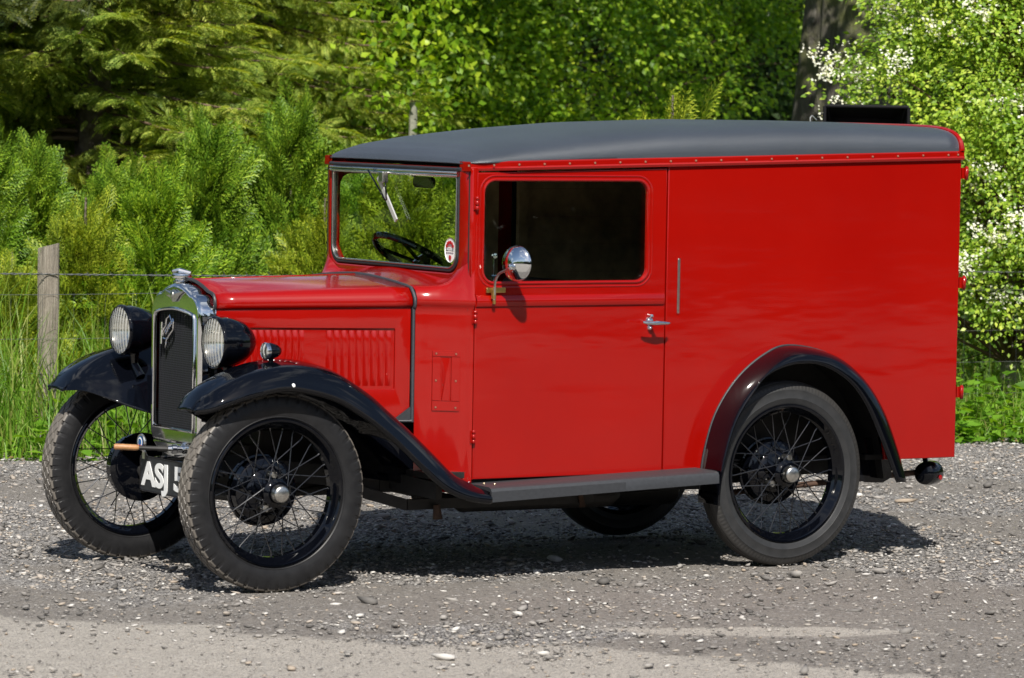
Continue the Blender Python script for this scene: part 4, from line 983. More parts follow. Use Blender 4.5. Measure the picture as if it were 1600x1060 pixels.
# ------------------------------------------------------------------- instancing into one mesh
def frames(dirs, ups, roll=None):
    d = dirs/np.linalg.norm(dirs, axis=1, keepdims=True); s = np.cross(ups, d); s /= np.linalg.norm(s, axis=1, keepdims=True)+1e-9; n = np.cross(d, s)
    if roll is not None:
        c, q = np.cos(roll)[:, None], np.sin(roll)[:, None]; s, n = c*s+q*n, -q*s+c*n
    return np.stack([d, s, n], -1)                       # columns: length, width, normal
def scatter(name, T, TF, pos, R, sc, attr=None):
    """N copies of template T (verts) merged into one mesh"""
    T = np.asarray(T, np.float32); TF = np.asarray(TF); N = len(pos); sc = np.asarray(sc)
    if sc.ndim == 1: sc = np.repeat(sc[:, None], 3, 1)
    V = np.einsum('nij,nmj->nmi', R.astype(np.float32), T[None]*sc[:, None, :])+pos[:, None, :]
    F = (TF[None]+(np.arange(N)*len(T))[:, None, None]).reshape(-1, TF.shape[1])
    return V.reshape(-1, 3), F
def rdir(n, r=rng):
    v = r.normal(size=(n, 3)); return v/np.linalg.norm(v, axis=1, keepdims=True)
def join(parts):
    V = []; F = []; b = 0
    for v, f in parts: V.append(v); F.append(f+b); b += len(v)
    return np.concatenate(V), np.concatenate(F)
LEAF = ([(0, 0, 0), (.42, .33, .05), (1, 0, -.10), (.42, -.33, .05), (.5, 0, -.03)], [(0, 3, 2, 4), (0, 4, 2, 1)])
def leaf_mat(name, cols, trans=.42, rough=.45, nscale=1.2, hue=.18):
    m, t, b = mat(name); L = t.links.new; g = t.nodes.new('ShaderNodeNewGeometry')
    c = ramp(t, g.outputs['Random Per Island'], [(i/(len(cols)-1), c) for i, c in enumerate(cols)])
    n = noise(t, nscale, 3, .5); mu = t.nodes.new('ShaderNodeMix'); mu.data_type = 'RGBA'; mu.blend_type = 'MULTIPLY'; mu.inputs[0].default_value = 1
    L(c, mu.inputs[6]); L(ramp(t, n, [(.3, (1-hue, 1-hue*.6, 1-hue)), (.7, (1+hue, 1+hue*.6, 1))]), mu.inputs[7]); col = mu.outputs[2]
    L(col, b.inputs['Base Color']); b.inputs['Roughness'].default_value = rough; b.inputs['Specular IOR Level'].default_value = .35
    tr = t.nodes.new('ShaderNodeBsdfTranslucent'); gm = t.nodes.new('ShaderNodeMix'); gm.data_type = 'RGBA'; gm.blend_type = 'MULTIPLY'; gm.inputs[0].default_value = 1; gm.inputs[7].default_value = (1.6, 1.45, .5, 1)
    L(col, gm.inputs[6]); L(gm.outputs[2], tr.inputs[0]); mx = t.nodes.new('ShaderNodeMixShader'); mx.inputs[0].default_value = trans
    L(b.outputs[0], mx.inputs[1]); L(tr.outputs[0], mx.inputs[2]); L(mx.outputs[0], t.nodes['Material Output'].inputs[0]); return m
# pebbles lying on the yard
ph = (1+5**.5)/2; ico = np.array([(-1, ph, 0), (1, ph, 0), (-1, -ph, 0), (1, -ph, 0), (0, -1, ph), (0, 1, ph), (0, -1, -ph), (0, 1, -ph), (ph, 0, -1), (ph, 0, 1), (-ph, 0, -1), (-ph, 0, 1)])/1.9
icf = np.array([(0, 11, 5), (0, 5, 1), (0, 1, 7), (0, 7, 10), (0, 10, 11), (1, 5, 9), (5, 11, 4), (11, 10, 2), (10, 7, 6), (7, 1, 8), (3, 9, 4), (3, 4, 2), (3, 2, 6), (3, 6, 8), (3, 8, 9), (4, 9, 5), (2, 4, 11), (6, 2, 10), (8, 6, 7), (9, 8, 1)])
def stone_mat():
    m, t, b = mat('pebble_stone'); g = t.nodes.new('ShaderNodeNewGeometry')
    c = ramp(t, g.outputs['Random Per Island'], [(0, (.07, .065, .06)), (.2, (.15, .14, .13)), (.45, (.22, .205, .19)), (.7, (.32, .30, .275)), (.88, (.30, .24, .18)), (.93, (.44, .42, .395)), (1, (.58, .56, .52))])
    t.links.new(c, b.inputs['Base Color']); b.inputs['Roughness'].default_value = .8; t.links.new(bump(t, noise(t, 200, 4, .6), .5, .002), b.inputs['Normal']); return m
N = 230000; px_ = rng.uniform(-2.4, 7.6, N); py_ = rng.uniform(-3.6, 4.9, N)
gk = gravmask(px_, py_); sk = sandmask(px_, py_); cl = vnoise(px_, py_, 5, 31)
keep = rng.random(N) < (.19+.68*gk*(.4+.9*cl))*(1-.62*sk)
d_ = ((px_-CAM[0])*RT[0]+(py_-CAM[1])*RT[1])/((px_-CAM[0])*_f[0]+(py_-CAM[1])*_f[1]); keep &= (np.abs(d_) < .135) & (py_ < yedge(px_)+.5)
px_, py_, gk, sk = px_[keep], py_[keep], gk[keep], sk[keep]; N = len(px_)
sz = np.exp(rng.normal(math.log(.0041), .45, N)); big = rng.random(N) < .012; sz[big] *= rng.uniform(1.6, 3.0, big.sum()); sz = np.minimum(sz, .028)
R3 = frames(np.stack([np.cos(a := rng.uniform(0, 6.28, N)), np.sin(a), rng.normal(0, .12, N)], 1), np.tile([0, 0, 1.], (N, 1)))
scl = np.stack([sz*rng.uniform(.9, 1.7, N), sz*rng.uniform(.7, 1.1, N), sz*rng.uniform(.4, .75, N)], 1)
icn = ico*(1+.18*np.random.default_rng(3).normal(size=(12, 1)))
V, F = scatter('gravel', icn, icf, np.stack([px_, py_, scl[:, 2]*.35+.0], 1), R3, scl)
gv = link('gravel', np_mesh('gravel', V, F), stone_mat()); tag(gv, kind='stuff')

# =================================================================== PLANTS
def at(u, v, dist): return PD(u, v, dist)
def gpos(u, dist):
    p = PD(u, 500, dist); return np.array([p[0], p[1], -.03])
bark = simple('grey_brown_bark', (.13, .105, .08), .85, 0, 0, 22, 1, .02, .5)
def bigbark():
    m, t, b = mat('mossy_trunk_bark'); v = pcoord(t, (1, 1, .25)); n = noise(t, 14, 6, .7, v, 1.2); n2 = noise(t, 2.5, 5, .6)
    c = ramp(t, n, [(.3, (.03, .025, .02)), (.5, (.085, .075, .06)), (.75, (.18, .165, .14))]); mo = ramp(t, n2, [(.48, (0,)*3), (.62, (1,)*3)])  # bark tones darkened for the shade on the trunk; moss is its own colour
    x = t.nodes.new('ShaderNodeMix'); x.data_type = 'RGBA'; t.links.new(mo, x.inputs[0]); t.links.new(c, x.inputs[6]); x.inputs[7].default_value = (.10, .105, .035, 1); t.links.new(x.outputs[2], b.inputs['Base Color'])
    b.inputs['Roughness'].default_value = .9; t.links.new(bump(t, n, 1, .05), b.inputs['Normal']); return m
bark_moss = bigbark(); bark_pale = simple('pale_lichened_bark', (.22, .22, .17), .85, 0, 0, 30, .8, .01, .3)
twigm = simple('brown_twig', (.14, .09, .06), .8)
def frond(n=9, side=.40, ang=48, sub=3, w=.035, droop=.10):
    """flat feathery spray of scale leaves, unit length along x"""
    V = []; F = []
    def blade(p, a, l, ww, z0):
        d = np.array([math.cos(a), math.sin(a)]); s = np.array([-d[1], d[0]])*ww; b = len(V)
        m_ = p+d*l*.45; e = p+d*l
        for q, z in ((p, z0), (m_+s, z0-.01), (e, z0-droop*l*1.2), (m_-s, z0+.006)): V.append((q[0], q[1], z))
        F.append((b, b+3, b+2, b+1))
    for i in range(n):
        t = .08+.84*i/(n-1); L_ = side*(1-t)**.7*(.55+.45*min(1, t*4))+.05
        for s in (-1, 1):
            a = s*rad(ang); p = np.array([t, 0.]); z = -droop*t*t
            blade(p, a, L_, w, z)
            for j in range(sub):
                q = (j+1)/(sub+1); pp = p+np.array([math.cos(a), math.sin(a)])*L_*q; ll = L_*.42*(1-q*.6)
                for s2 in (-1, 1): blade(pp, a+s2*rad(42), ll, w*.75, z-.01)
    blade(np.array([0, 0.]), 0, 1.02, w*.8, 0)
    return np.array(V), np.array(F)
FR_T = frond(7, .52, 40, 3, .019, .20); FR_S = frond(9, .36, 52, 1, .026, .22); FR_Y = frond(8, .26, 60, 0, .045, .2)
thuja_m = leaf_mat('thuja_scale_leaves', [(.065, .14, .009), (.12, .235, .014), (.22, .37, .022), (.37, .49, .04)], .32, .5, 3, .3)
spruce_m = leaf_mat('spruce_needles', [(.10, .165, .024), (.18, .265, .038), (.30, .38, .06), (.48, .53, .13)], .38, .55, 1.6, .3)
hedge_m = leaf_mat('dark_hedge_leaves', [(.01, .02, .004), (.02, .04, .006)], 0, .9)  # leaves blackened so the unseen hedge reflects dark in paint and glass
beech_m = leaf_mat('broad_tree_leaves', [(.08, .17, .010), (.16, .30, .014), (.28, .44, .025), (.44, .56, .05)], .46, .42, 1.1, .3)
haw_m = leaf_mat('hawthorn_leaves', [(.09, .18, .018), (.18, .31, .028), (.32, .46, .05), (.48, .58, .12)], .42, .42, 2, .25)
yew_m = leaf_mat('dark_overhanging_needles', [(.022, .035, .008), (.045, .065, .012), (.085, .10, .016)], .3, .5, 2, .3)
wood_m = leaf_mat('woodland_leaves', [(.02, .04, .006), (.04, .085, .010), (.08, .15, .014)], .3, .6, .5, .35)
herb_m = leaf_mat('verge_herb_leaves', [(.07, .16, .012), (.12, .27, .02), (.19, .36, .035)], .4, .45, 3, .2)
grass_m = leaf_mat('grass_blades', [(.07, .16, .014), (.13, .27, .024), (.21, .37, .042), (.38, .36, .15)], .4, .45, 2, .2)
flower_m = leaf_mat('white_blossom', [(.62, .62, .52), (.78, .78, .70), (.86, .85, .80)], .35, .6, 3, .05)

def limb_mesh(mbx, pts, r0, r1, n=7):
    N_ = len(pts); mbx.tube(pts, [r0+(r1-r0)*i/(N_-1) for i in range(N_)], n)
# ---- thuja hedge plants along the fence
def thuja_mesh(seed, H, Rr, N):
    r = np.random.default_rng(seed); h = r.random(N)**.85; a = r.uniform(0, 2*np.pi, N)
    lobes = 1+.28*np.sin(a*3+seed)+.18*np.sin(a*5+seed*2+h*9)
    prof = Rr*(1-h**1.9)**.8*(.75+.25*np.sin(h*14+seed))*lobes; rr = prof*(r.random(N)**.45)
    lead = r.random(N) < .10; z = h*H*.86; P_ = np.stack([rr*np.cos(a), rr*np.sin(a), z], 1)
    out = np.stack([np.cos(a), np.sin(a), np.zeros(N)], 1); up = np.array([0, 0, 1.])
    D = out*(.55+.5*r.random((N, 1)))+up*(.55+.9*r.random((N, 1)))+r.normal(0, .22, (N, 3))
    tang = np.stack([-np.sin(a), np.cos(a), np.zeros(N)], 1); U = tang*r.choice([-1, 1], (N, 1))+r.normal(0, .55, (N, 3))+out*.3
    sc = r.uniform(.14, .32, N)*(1.05-.3*h)
    # leader shoots poking out above
    k = 60; a2 = r.uniform(0, 6.28, k); P2 = np.stack([.3*Rr*(r.random(k))*np.cos(a2), .3*Rr*np.sin(a2)*r.random(k), H*(.55+.40*r.random(k))], 1)+r.normal(0, .03, (k, 3))
    D2 = np.stack([.25*np.cos(a2), .25*np.sin(a2), np.ones(k)], 1); U2 = rdir(k, r)
    Pp = np.concatenate([P_, P2]); Dd = np.concatenate([D, D2]); Uu = np.concatenate([U, U2]); ss = np.concatenate([sc, r.uniform(.12, .2, k)])
    V, F = scatter('', *FR_T, Pp, frames(Dd, Uu), ss); return np_mesh('foliage', V, F)
tm = [thuja_mesh(5, 1.42, .38, 950), thuja_mesh(6, 1.30, .44, 1000), thuja_mesh(8, 1.55, .30, 800)]
thuja2_m = leaf_mat('deep_green_thuja_leaves', [(.055, .115, .010), (.10, .20, .014), (.19, .32, .024), (.31, .43, .045)], .32, .5, 3, .3)
thuja3_m = leaf_mat('golden_thuja_leaves', [(.08, .13, .010), (.15, .22, .014), (.26, .34, .022), (.40, .46, .05)], .36, .5, 3, .3)
tm.append(thuja_mesh(14, 1.15, .42, 700)); tm.append(thuja_mesh(15, 1.5, .34, 620))
for m_, k_ in zip(tm, (thuja_m, thuja_m, thuja2_m, thuja3_m, thuja2_m)): m_.materials.append(k_)
mb_ = MB(); limb_mesh(mb_, [(0, 0, 0), (.01, 0, .6), (0, .01, 1.25)], .025, .006); stem_me = bm_me(mb_, 'stem', bark)
def fence_y(x): return 4.93-.138*(x-1.64)
TH = [(-330, 21.3, 1, .95, 0), (-215, 21.0, 0, .9, 2), (-120, 20.9, 1, .9, 4), (-30, 21.2, 4, .98, 1), (20, 20.35, 3, .72, 1), (45, 21.6, 2, .93, 3), (130, 21.0, 3, .92, 5), (180, 21.9, 4, .88, 0.7), (240, 21.1, 0, .90, 2.2), (325, 21.9, 2, 1.02, 1.5), (378, 21.0, 3, .52, 4.4), (452, 22.1, 4, 1.10, 0.3), (505, 21.2, 3, .93, 2.9), (575, 21.5, 2, .86, 1.1), (640, 21.2, 3, 1.12, 3.7),
      (715, 21.8, 0, .98, 5.2), (800, 21.4, 1, .9, .2), (905, 21.5, 2, .85, 2), (1040, 21.3, 3, 1.36, 4)]
TL = ['tall thuja plant with its tip showing above the black van roof', 'spire-topped thuja plant just left of the van cab', 'low spreading thuja plant behind the radiator', 'thuja plant behind the wooden fence post']
for n_, (u, dd, k_, s_, ro) in enumerate(TH):
    p = gpos(u, dd); o = empty('thuja_shrub', (p[0], p[1], p[2]))
    f1 = bpy.data.objects.new('foliage', tm[k_]); C.objects.link(f1); f1.parent = o; f2 = bpy.data.objects.new('stem', stem_me); C.objects.link(f2); f2.parent = o
    o.rotation_euler = (0, 0, ro); o.scale = (s_, s_, s_)
    desc = {-330: 'green thuja shrub standing left beyond the edge of the picture', -215: 'green thuja shrub just outside the left edge of the picture', -120: 'green thuja shrub hidden past the left picture edge', -30: 'thuja shrub cut by the left edge of the picture, left of the wooden post',
            45: 'slim spiky thuja rising right behind the wooden fence post', 20: 'low golden-green thuja pushing through the wires, left of the wooden post',
            130: 'broad low thuja to the right of the wooden post, above the far headlamp', 180: 'thuja between wooden post and radiator, set back behind its neighbours', 240: 'bushy thuja behind the radiator cap',
            325: 'slim pointed thuja above the front of the red bonnet', 378: 'lowest thuja, half height, behind the middle of the bonnet', 452: 'tallest thuja left of the cab, behind the rear of the bonnet', 505: 'bushy thuja touching the left windscreen pillar in view',
            575: 'slim thuja seen through the left part of the windscreen', 640: 'bushy thuja seen through the middle of the windscreen', 715: 'thuja seen at the right edge of the windscreen glass', 800: 'thuja hidden behind the door of the van', 905: 'slim thuja hidden behind the cargo body', 1040: 'tall thuja with only its tip showing above the black van roof'}[u]
    tag(o, desc, 'shrub', 'thuja shrubs planted along the fence')

# ---- layered conifers
def conifer(name, u, dist, H, Rl, label, matl, FR, nb=60, z0=.25, tw=.34, zmax=4.2, seed=1, base=None, azr=None, droop=.35, fsc=(.22, .36), group=None, trunk_r=.14, cat='conifer'):
    r = np.random.default_rng(seed); p = base if base is not None else gpos(u, dist); o = empty(name, tuple(p), label, cat, group)
    tb = MB(); limb_mesh(tb, [(0, 0, 0), (.02, 0, H*.4), (0, .02, H)], trunk_r, .02, 10); tm_ = bm_me(tb, 'trunk', bark); t_ = bpy.data.objects.new('trunk', tm_); C.objects.link(t_); t_.parent = o
    Ps, Ds, Us, Ss = [], [], [], []; lb = MB()
    for b in range(nb):
        z = z0+(zmax-z0)*(b+.5*r.random())/nb; a = r.uniform(*(azr or (0, 2*np.pi))); Lb = Rl*max(.25, 1.12-z/4.6)*r.uniform(.72, 1.1); d = np.array([math.cos(a), math.sin(a), 0]); s = np.array([-d[1], d[0], 0])
        pts = [np.array([0, 0, z])+d*Lb*t+np.array([0, 0, Lb*(.12*t-droop*t*t+.16*t**4)]) for t in np.linspace(0, 1, 7)]
        limb_mesh(lb, pts, .016, .004, 5)
        nt = int(Lb/.055)
        for i in range(nt):
            t = .2+.8*(i/nt); k = t*6; j = min(int(k), 5); q = pts[j]+(pts[j+1]-pts[j])*(k-j)
            for sd_ in (-1, 1):
                if r.random() < .12: continue
                ll = tw*(1.15-t*.75)*r.uniform(.6, 1.1)
                dd = d*r.uniform(.5, .9)+s*sd_*1.0+np.array([0, 0, r.uniform(-.35, .05)]); dd /= np.linalg.norm(dd)
                m_ = max(1, int(ll/.085))
                for g in range(m_):
                    Ps.append(q+dd*ll*g/m_); Ds.append(dd+np.array([0, 0, -.10*g])+r.normal(0, .25, 3)); Us.append(np.array([0, 0, 1.])+r.normal(0, .5, 3)); Ss.append(r.uniform(*fsc)*(1-.1*g))
        Ps.append(pts[-1]-d*.1); Ds.append(d+np.array([0, 0, .1])); Us.append(np.array([0, 0, 1.])); Ss.append(.3)
    me = bm_me(lb, 'branch', twigm); q = bpy.data.objects.new('branches', me); C.objects.link(q); q.parent = o
    V, F = scatter('', *FR, np.array(Ps), frames(np.array(Ds), np.array(Us)), np.array(Ss)); me = np_mesh('crown', V, F); me.materials.append(matl)
    c = bpy.data.objects.new('crown', me); C.objects.link(c); c.parent = o; return o
to_cam = math.atan2(CAM[1]-8, CAM[0]-4)
AZ = (to_cam-1.9, to_cam+1.9)
conifer('spruce_tree', 30, 26.2, 7.5, 1.9, 'olive green spruce at the far left behind the thuja shrubs', spruce_m, FR_S, 120, .3, .42, 3.0, 11, azr=AZ, fsc=(.11, .19), group='spruces behind the fence')
conifer('spruce_tree', 285, 27.2, 8, 2.0, 'wide drooping spruce in the middle of the left background, above the radiator', spruce_m, FR_S, 130, .3, .42, 3.0, 12, azr=AZ, fsc=(.11, .19), group='spruces behind the fence')
conifer('spruce_tree', 430, 29.5, 8, 1.9, 'spruce farther back with bough tips reaching towards the cab roof', spruce_m, FR_S, 100, .4, .40, 3.0, 13, azr=AZ, fsc=(.11, .19), group='spruces behind the fence')
conifer('spruce_tree', 140, 25.2, 6.5, 1.5, 'light olive spruce between the fence post and the radiator, nearest of the spruces', spruce_m, FR_S, 95, .3, .40, 2.7, 19, azr=AZ, fsc=(.11, .19), group='spruces behind the fence')
conifer('spruce_tree', -230, 25.5, 8, 2.0, 'spruce just left of the picture, its boughs at the left edge', spruce_m, FR_S, 60, .4, .40, 3.6, 15, azr=AZ, group='spruces behind the fence')
# dark tree whose boughs hang into the top left corner
o = conifer('yew_tree', -40, 24.0, 6.5, 2.6, 'dark tree with boughs hanging into the top left corner', yew_m, FR_Y, 15, 2.1, .30, 3.4, 17, azr=(-math.pi*.75, .35), droop=.30, fsc=(.12, .2), cat='tree')

# ---- broad-leaved trees: trunk, limbs and layered leafy sprays
def broadleaf(name, u, dist, H, Rr, label, matl, ns, nl, seed, zlo=1.0, zhi=3.4, leaf=.055, trunk_r=.09, trunk_m=None, group=None, flowers=0, flat=1.1, sprR=(.18, .46), off=(0, 0), cat='tree', shell=.55, squash=1.0, droopz=0, lean=(0, 0)):
    r = np.random.default_rng(seed); p = gpos(u, dist); o = empty(name, tuple(p), label, cat, group)
    tb = MB(); limb_mesh(tb, [(0, 0, 0), (.03+lean[0]*.3, .02+lean[1]*.3, H*.3), (lean[0]*.7, .05+lean[1]*.7, H*.6), (lean[0], lean[1], H*.95)], trunk_r, .02, 12)
    me = bm_me(tb, 'trunk', trunk_m or bark); q = bpy.data.objects.new('trunk', me); C.objects.link(q); q.parent = o
    a = r.uniform(to_cam-2.0, to_cam+2.0, ns); rr = Rr*np.sqrt(shell+(1-shell)*r.random(ns))*r.uniform(.35, 1, ns)**.5; z = zlo+(zhi-zlo)*r.random(ns)
    prof = np.clip(1.05-.62*((z-zlo)/(zhi-zlo))**1.5*squash, .15, 1)
    c = np.stack([rr*prof*np.cos(a)+off[0], rr*prof*np.sin(a)+off[1], z], 1)+r.normal(0, .08, (ns, 3))
    out = c*np.array([1, 1, 0]); out /= np.linalg.norm(out, axis=1, keepdims=True)+1e-6
    nrm = np.array([0, 0, 1.])+np.array([math.cos(to_cam), math.sin(to_cam), 0])*.5+out*flat*r.uniform(0, 1.6, (ns, 1))+r.normal(0, .28, (ns, 3)); nrm /= np.linalg.norm(nrm, axis=1, keepdims=True)
    lb = MB()
    for i in range(0, ns, 3):
        s0 = np.array([0, 0, max(.3, c[i, 2]-.5*r.random()-.2)]); mid = (s0+c[i])/2+np.array([0, 0, .12]); limb_mesh(lb, [s0, mid, c[i]], .012, .003, 5)
    me = bm_me(lb, 'branch', twigm); q = bpy.data.objects.new('branches', me); C.objects.link(q); q.parent = o
    idx = np.repeat(np.arange(ns), nl); n = len(idx); R_ = r.uniform(*sprR, ns)[idx]
    t = r.uniform(0, 6.283, n); q = np.sqrt(r.random(n))*R_; e1 = np.cross(nrm[idx], out[idx]); e1 /= np.linalg.norm(e1, axis=1, keepdims=True)+1e-6; e2 = np.cross(nrm[idx], e1)
    pos = c[idx]+(e1*np.cos(t)[:, None]+e2*np.sin(t)[:, None])*q[:, None]+nrm[idx]*r.normal(0, .035, n)[:, None]; pos[:, 2] -= (q*q*droopz)
    D = (e1*np.cos(t)[:, None]+e2*np.sin(t)[:, None])*.8+out[idx]*.5+r.normal(0, .45, (n, 3)); U = nrm[idx]+r.normal(0, .42, (n, 3))
    D -= U*(D*U).sum(1, keepdims=True)/(U*U).sum(1, keepdims=True)
    # frames(): third column is the leaf normal
    S = np.cross(U, D); Rm = frames(D, np.cross(D, S))
    V, F = scatter('', *LEAF, pos, Rm, r.uniform(.7, 1.25, n)*leaf); me = np_mesh('crown', V, F); me.materials.append(matl)
    q = bpy.data.objects.new('crown', me); C.objects.link(q); q.parent = o
    if flowers:
        near = r.choice(ns, max(8, int(ns*flowers)), replace=False); PP = []
        for i in near:
            k = r.integers(12, 34); cc_ = c[i]+nrm[i]*.05+r.normal(0, .085, (k, 3))*np.array([1, 1, .45])+out[i]*.05
            for x in cc_: PP.append(x+r.normal(0, .016, (r.integers(6, 13), 3)))
        PP = np.concatenate(PP); n = len(PP)
        FT = ([(math.cos(k*math.pi/3), math.sin(k*math.pi/3), 0) for k in range(6)], [(0, 1, 2, 3), (0, 3, 4, 5)])
        Dn = np.array([math.cos(to_cam), math.sin(to_cam), 1.0])+r.normal(0, .6, (n, 3)); ax2 = np.cross(Dn, r.normal(size=(n, 3)))
        V, F = scatter('', *FT, PP, frames(ax2, Dn), r.uniform(.0045, .0085, n)); me = np_mesh('blossom', V, F); me.materials.append(flower_m)
        q = bpy.data.objects.new('blossom', me); C.objects.link(q); q.parent = o
    return o
g_ = 'broad-leaved trees behind the van'
broadleaf('hazel_tree', 560, 30, 6.5, 1.7, 'leafy tree behind the cab, left of the middle background', beech_m, 200, 150, 21, .9, 3.3, .049, .06, bark_pale, g_)
broadleaf('hazel_tree', 800, 31, 7, 1.9, 'bright leafy tree above the middle of the van roof', beech_m, 215, 150, 22, 1.45, 3.3, .049, .07, bark, g_)
broadleaf('hazel_tree', 1010, 32.5, 7, 1.8, 'leafy tree farther back between bright foliage and the big trunk', beech_m, 120, 130, 23, 1.9, 3.4, .050, .07, bark, g_)
broadleaf('holly_tree', 1130, 34.0, 6, 1.8, 'dark leafy understorey tree left of the big trunk', leaf_mat('shade_toned_understorey_leaves', [(.02, .045, .010), (.045, .09, .018), (.08, .15, .03)], .2, .35), 300, 55, 24, .4, 3.0, .06, .07, bark, None)  # leaf tones darkened for the shade left of the trunk
broadleaf('hawthorn_tree', 1580, 22.6, 3.8, 1.0, 'hawthorn with white blossom at the right edge behind the van', haw_m, 640, 105, 25, .50, 3.1, .028, .055, bark_pale, 'hawthorns in blossom', .10, .5, (.10, .24), shell=.4)
broadleaf('hawthorn_tree', 1720, 23.4, 4.2, 1.3, 'hawthorn with white blossom just past the right edge of the picture', haw_m, 420, 80, 26, .3, 3.1, .030, .06, bark_pale, 'hawthorns in blossom', .14, .5, (.12, .28), shell=.4)
# a long hawthorn spray reaching left in front of the big trunk belongs to the blossom tree's neighbour
broadleaf('hawthorn_tree', 1425, 23.3, 3.6, .50, 'slender hawthorn with twigs in front of the big trunk', haw_m, 60, 46, 27, 1.62, 2.3, .034, .03, bark, 'hawthorns in blossom', .10, .5, (.08, .20), shell=.2)
# ---- big old trunk
p = gpos(1325, 27.0); o = empty('old_tree', tuple(p), 'massive mossy tree trunk above the rear of the van roof', 'tree')
R = []; n = 40
for i in range(26):
    z = i/25*7.0; row = []
    for k in range(n):
        a = 2*math.pi*k/n; flare = .50*math.exp(-z/1.1)
        rr = .265+flare*(.55+.45*math.sin(5*a+.6)**2)+.02*math.sin(9*a+z)+.02*math.sin(4*a+z*2)-.012*z
        row.append((rr*math.cos(a)+.05*z*.6*.2, rr*math.sin(a), z))
    R.append(row)
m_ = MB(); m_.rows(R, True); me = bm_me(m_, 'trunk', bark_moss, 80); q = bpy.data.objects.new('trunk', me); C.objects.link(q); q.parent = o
m_ = MB()
for a, z, L_ in ((.4, 3.6, 2.4), (2.2, 4.2, 2.2), (4.0, 3.9, 2.6), (5.2, 4.8, 2)): limb_mesh(m_, [(0, 0, z), (math.cos(a)*L_*.5, math.sin(a)*L_*.5, z+.7), (math.cos(a)*L_, math.sin(a)*L_, z+1.5)], .11, .03, 8)
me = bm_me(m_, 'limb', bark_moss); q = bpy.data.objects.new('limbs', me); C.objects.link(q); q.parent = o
r = np.random.default_rng(40); n = 17000; cpos = np.array([0, 0, 5.0])+rdir(n, r)*np.array([3.8, 3.8, 1.5])*(.5+.5*r.random((n, 1)))
V, F = scatter('', *LEAF, cpos, frames(rdir(n, r), rdir(n, r)), r.uniform(.09, .15, n)); me = np_mesh('crown', V, F); me.materials.append(beech_m); q = bpy.data.objects.new('crown', me); C.objects.link(q); q.parent = o
# slim bare stems showing over the roof
for u, dd, rr_, mt_, lb_ in ((641, 26.5, .028, bark_pale, 'slim pale grey-green stem showing above the front of the van roof'), (786, 33, .055, bark, 'slim brown trunk just above the middle of the van roof')):
    p = gpos(u, dd); o = empty('young_tree', tuple(p), lb_, 'tree'); m_ = MB(); limb_mesh(m_, [(0, 0, 0), (.0, .01, 1), (.0, .0, 1.62)] if u == 641 else [(0, 0, 0), (.03, .01, 1), (-.05, .0, 4.5)], rr_, rr_*.9, 10)
    me = bm_me(m_, 'trunk', mt_); q = bpy.data.objects.new('trunk', me); C.objects.link(q); q.parent = o
    r = np.random.default_rng(int(u)); n = 500; cpos = np.array([0, 0, 1.95 if u == 641 else 3.6])+rdir(n, r)*np.array([.5, .5, .6])*(.3+.7*r.random((n, 1)))
    V, F = scatter('', *LEAF, cpos, frames(rdir(n, r), rdir(n, r)), r.uniform(.05, .07, n)); me = np_mesh('crown', V, F); me.materials.append(beech_m); q = bpy.data.objects.new('crown', me); C.objects.link(q); q.parent = o
# ---- woodland: dense far mass behind, thinner ring elsewhere
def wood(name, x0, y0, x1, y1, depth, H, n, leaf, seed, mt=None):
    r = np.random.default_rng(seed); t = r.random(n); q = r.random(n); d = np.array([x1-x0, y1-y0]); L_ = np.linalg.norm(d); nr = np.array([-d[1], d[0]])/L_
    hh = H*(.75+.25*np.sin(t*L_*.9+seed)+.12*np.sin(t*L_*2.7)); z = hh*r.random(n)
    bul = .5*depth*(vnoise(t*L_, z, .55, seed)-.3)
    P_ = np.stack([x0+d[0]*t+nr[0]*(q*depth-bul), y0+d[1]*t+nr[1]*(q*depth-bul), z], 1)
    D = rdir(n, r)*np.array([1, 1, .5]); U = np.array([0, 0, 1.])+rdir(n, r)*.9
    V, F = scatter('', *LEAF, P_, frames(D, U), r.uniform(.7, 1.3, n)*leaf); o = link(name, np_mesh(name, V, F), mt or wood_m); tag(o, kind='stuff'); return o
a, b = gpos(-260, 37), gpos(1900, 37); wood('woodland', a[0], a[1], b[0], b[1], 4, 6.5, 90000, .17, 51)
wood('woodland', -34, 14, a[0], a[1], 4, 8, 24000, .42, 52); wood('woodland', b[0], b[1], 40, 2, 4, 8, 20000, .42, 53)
wood('woodland', 30, -20, -32, -24, -4, 6.0, 40000, .42, 54, hedge_m); wood('woodland', 24, -18.6, 4, -19.8, -2.5, 6.0, 90000, .11, 57, hedge_m); wood('woodland', -32, -24, -34, 14, -3, 5, 12000, .42, 55); wood('woodland', 40, 2, 30, -20, -3, 5, 9000, .42, 56)

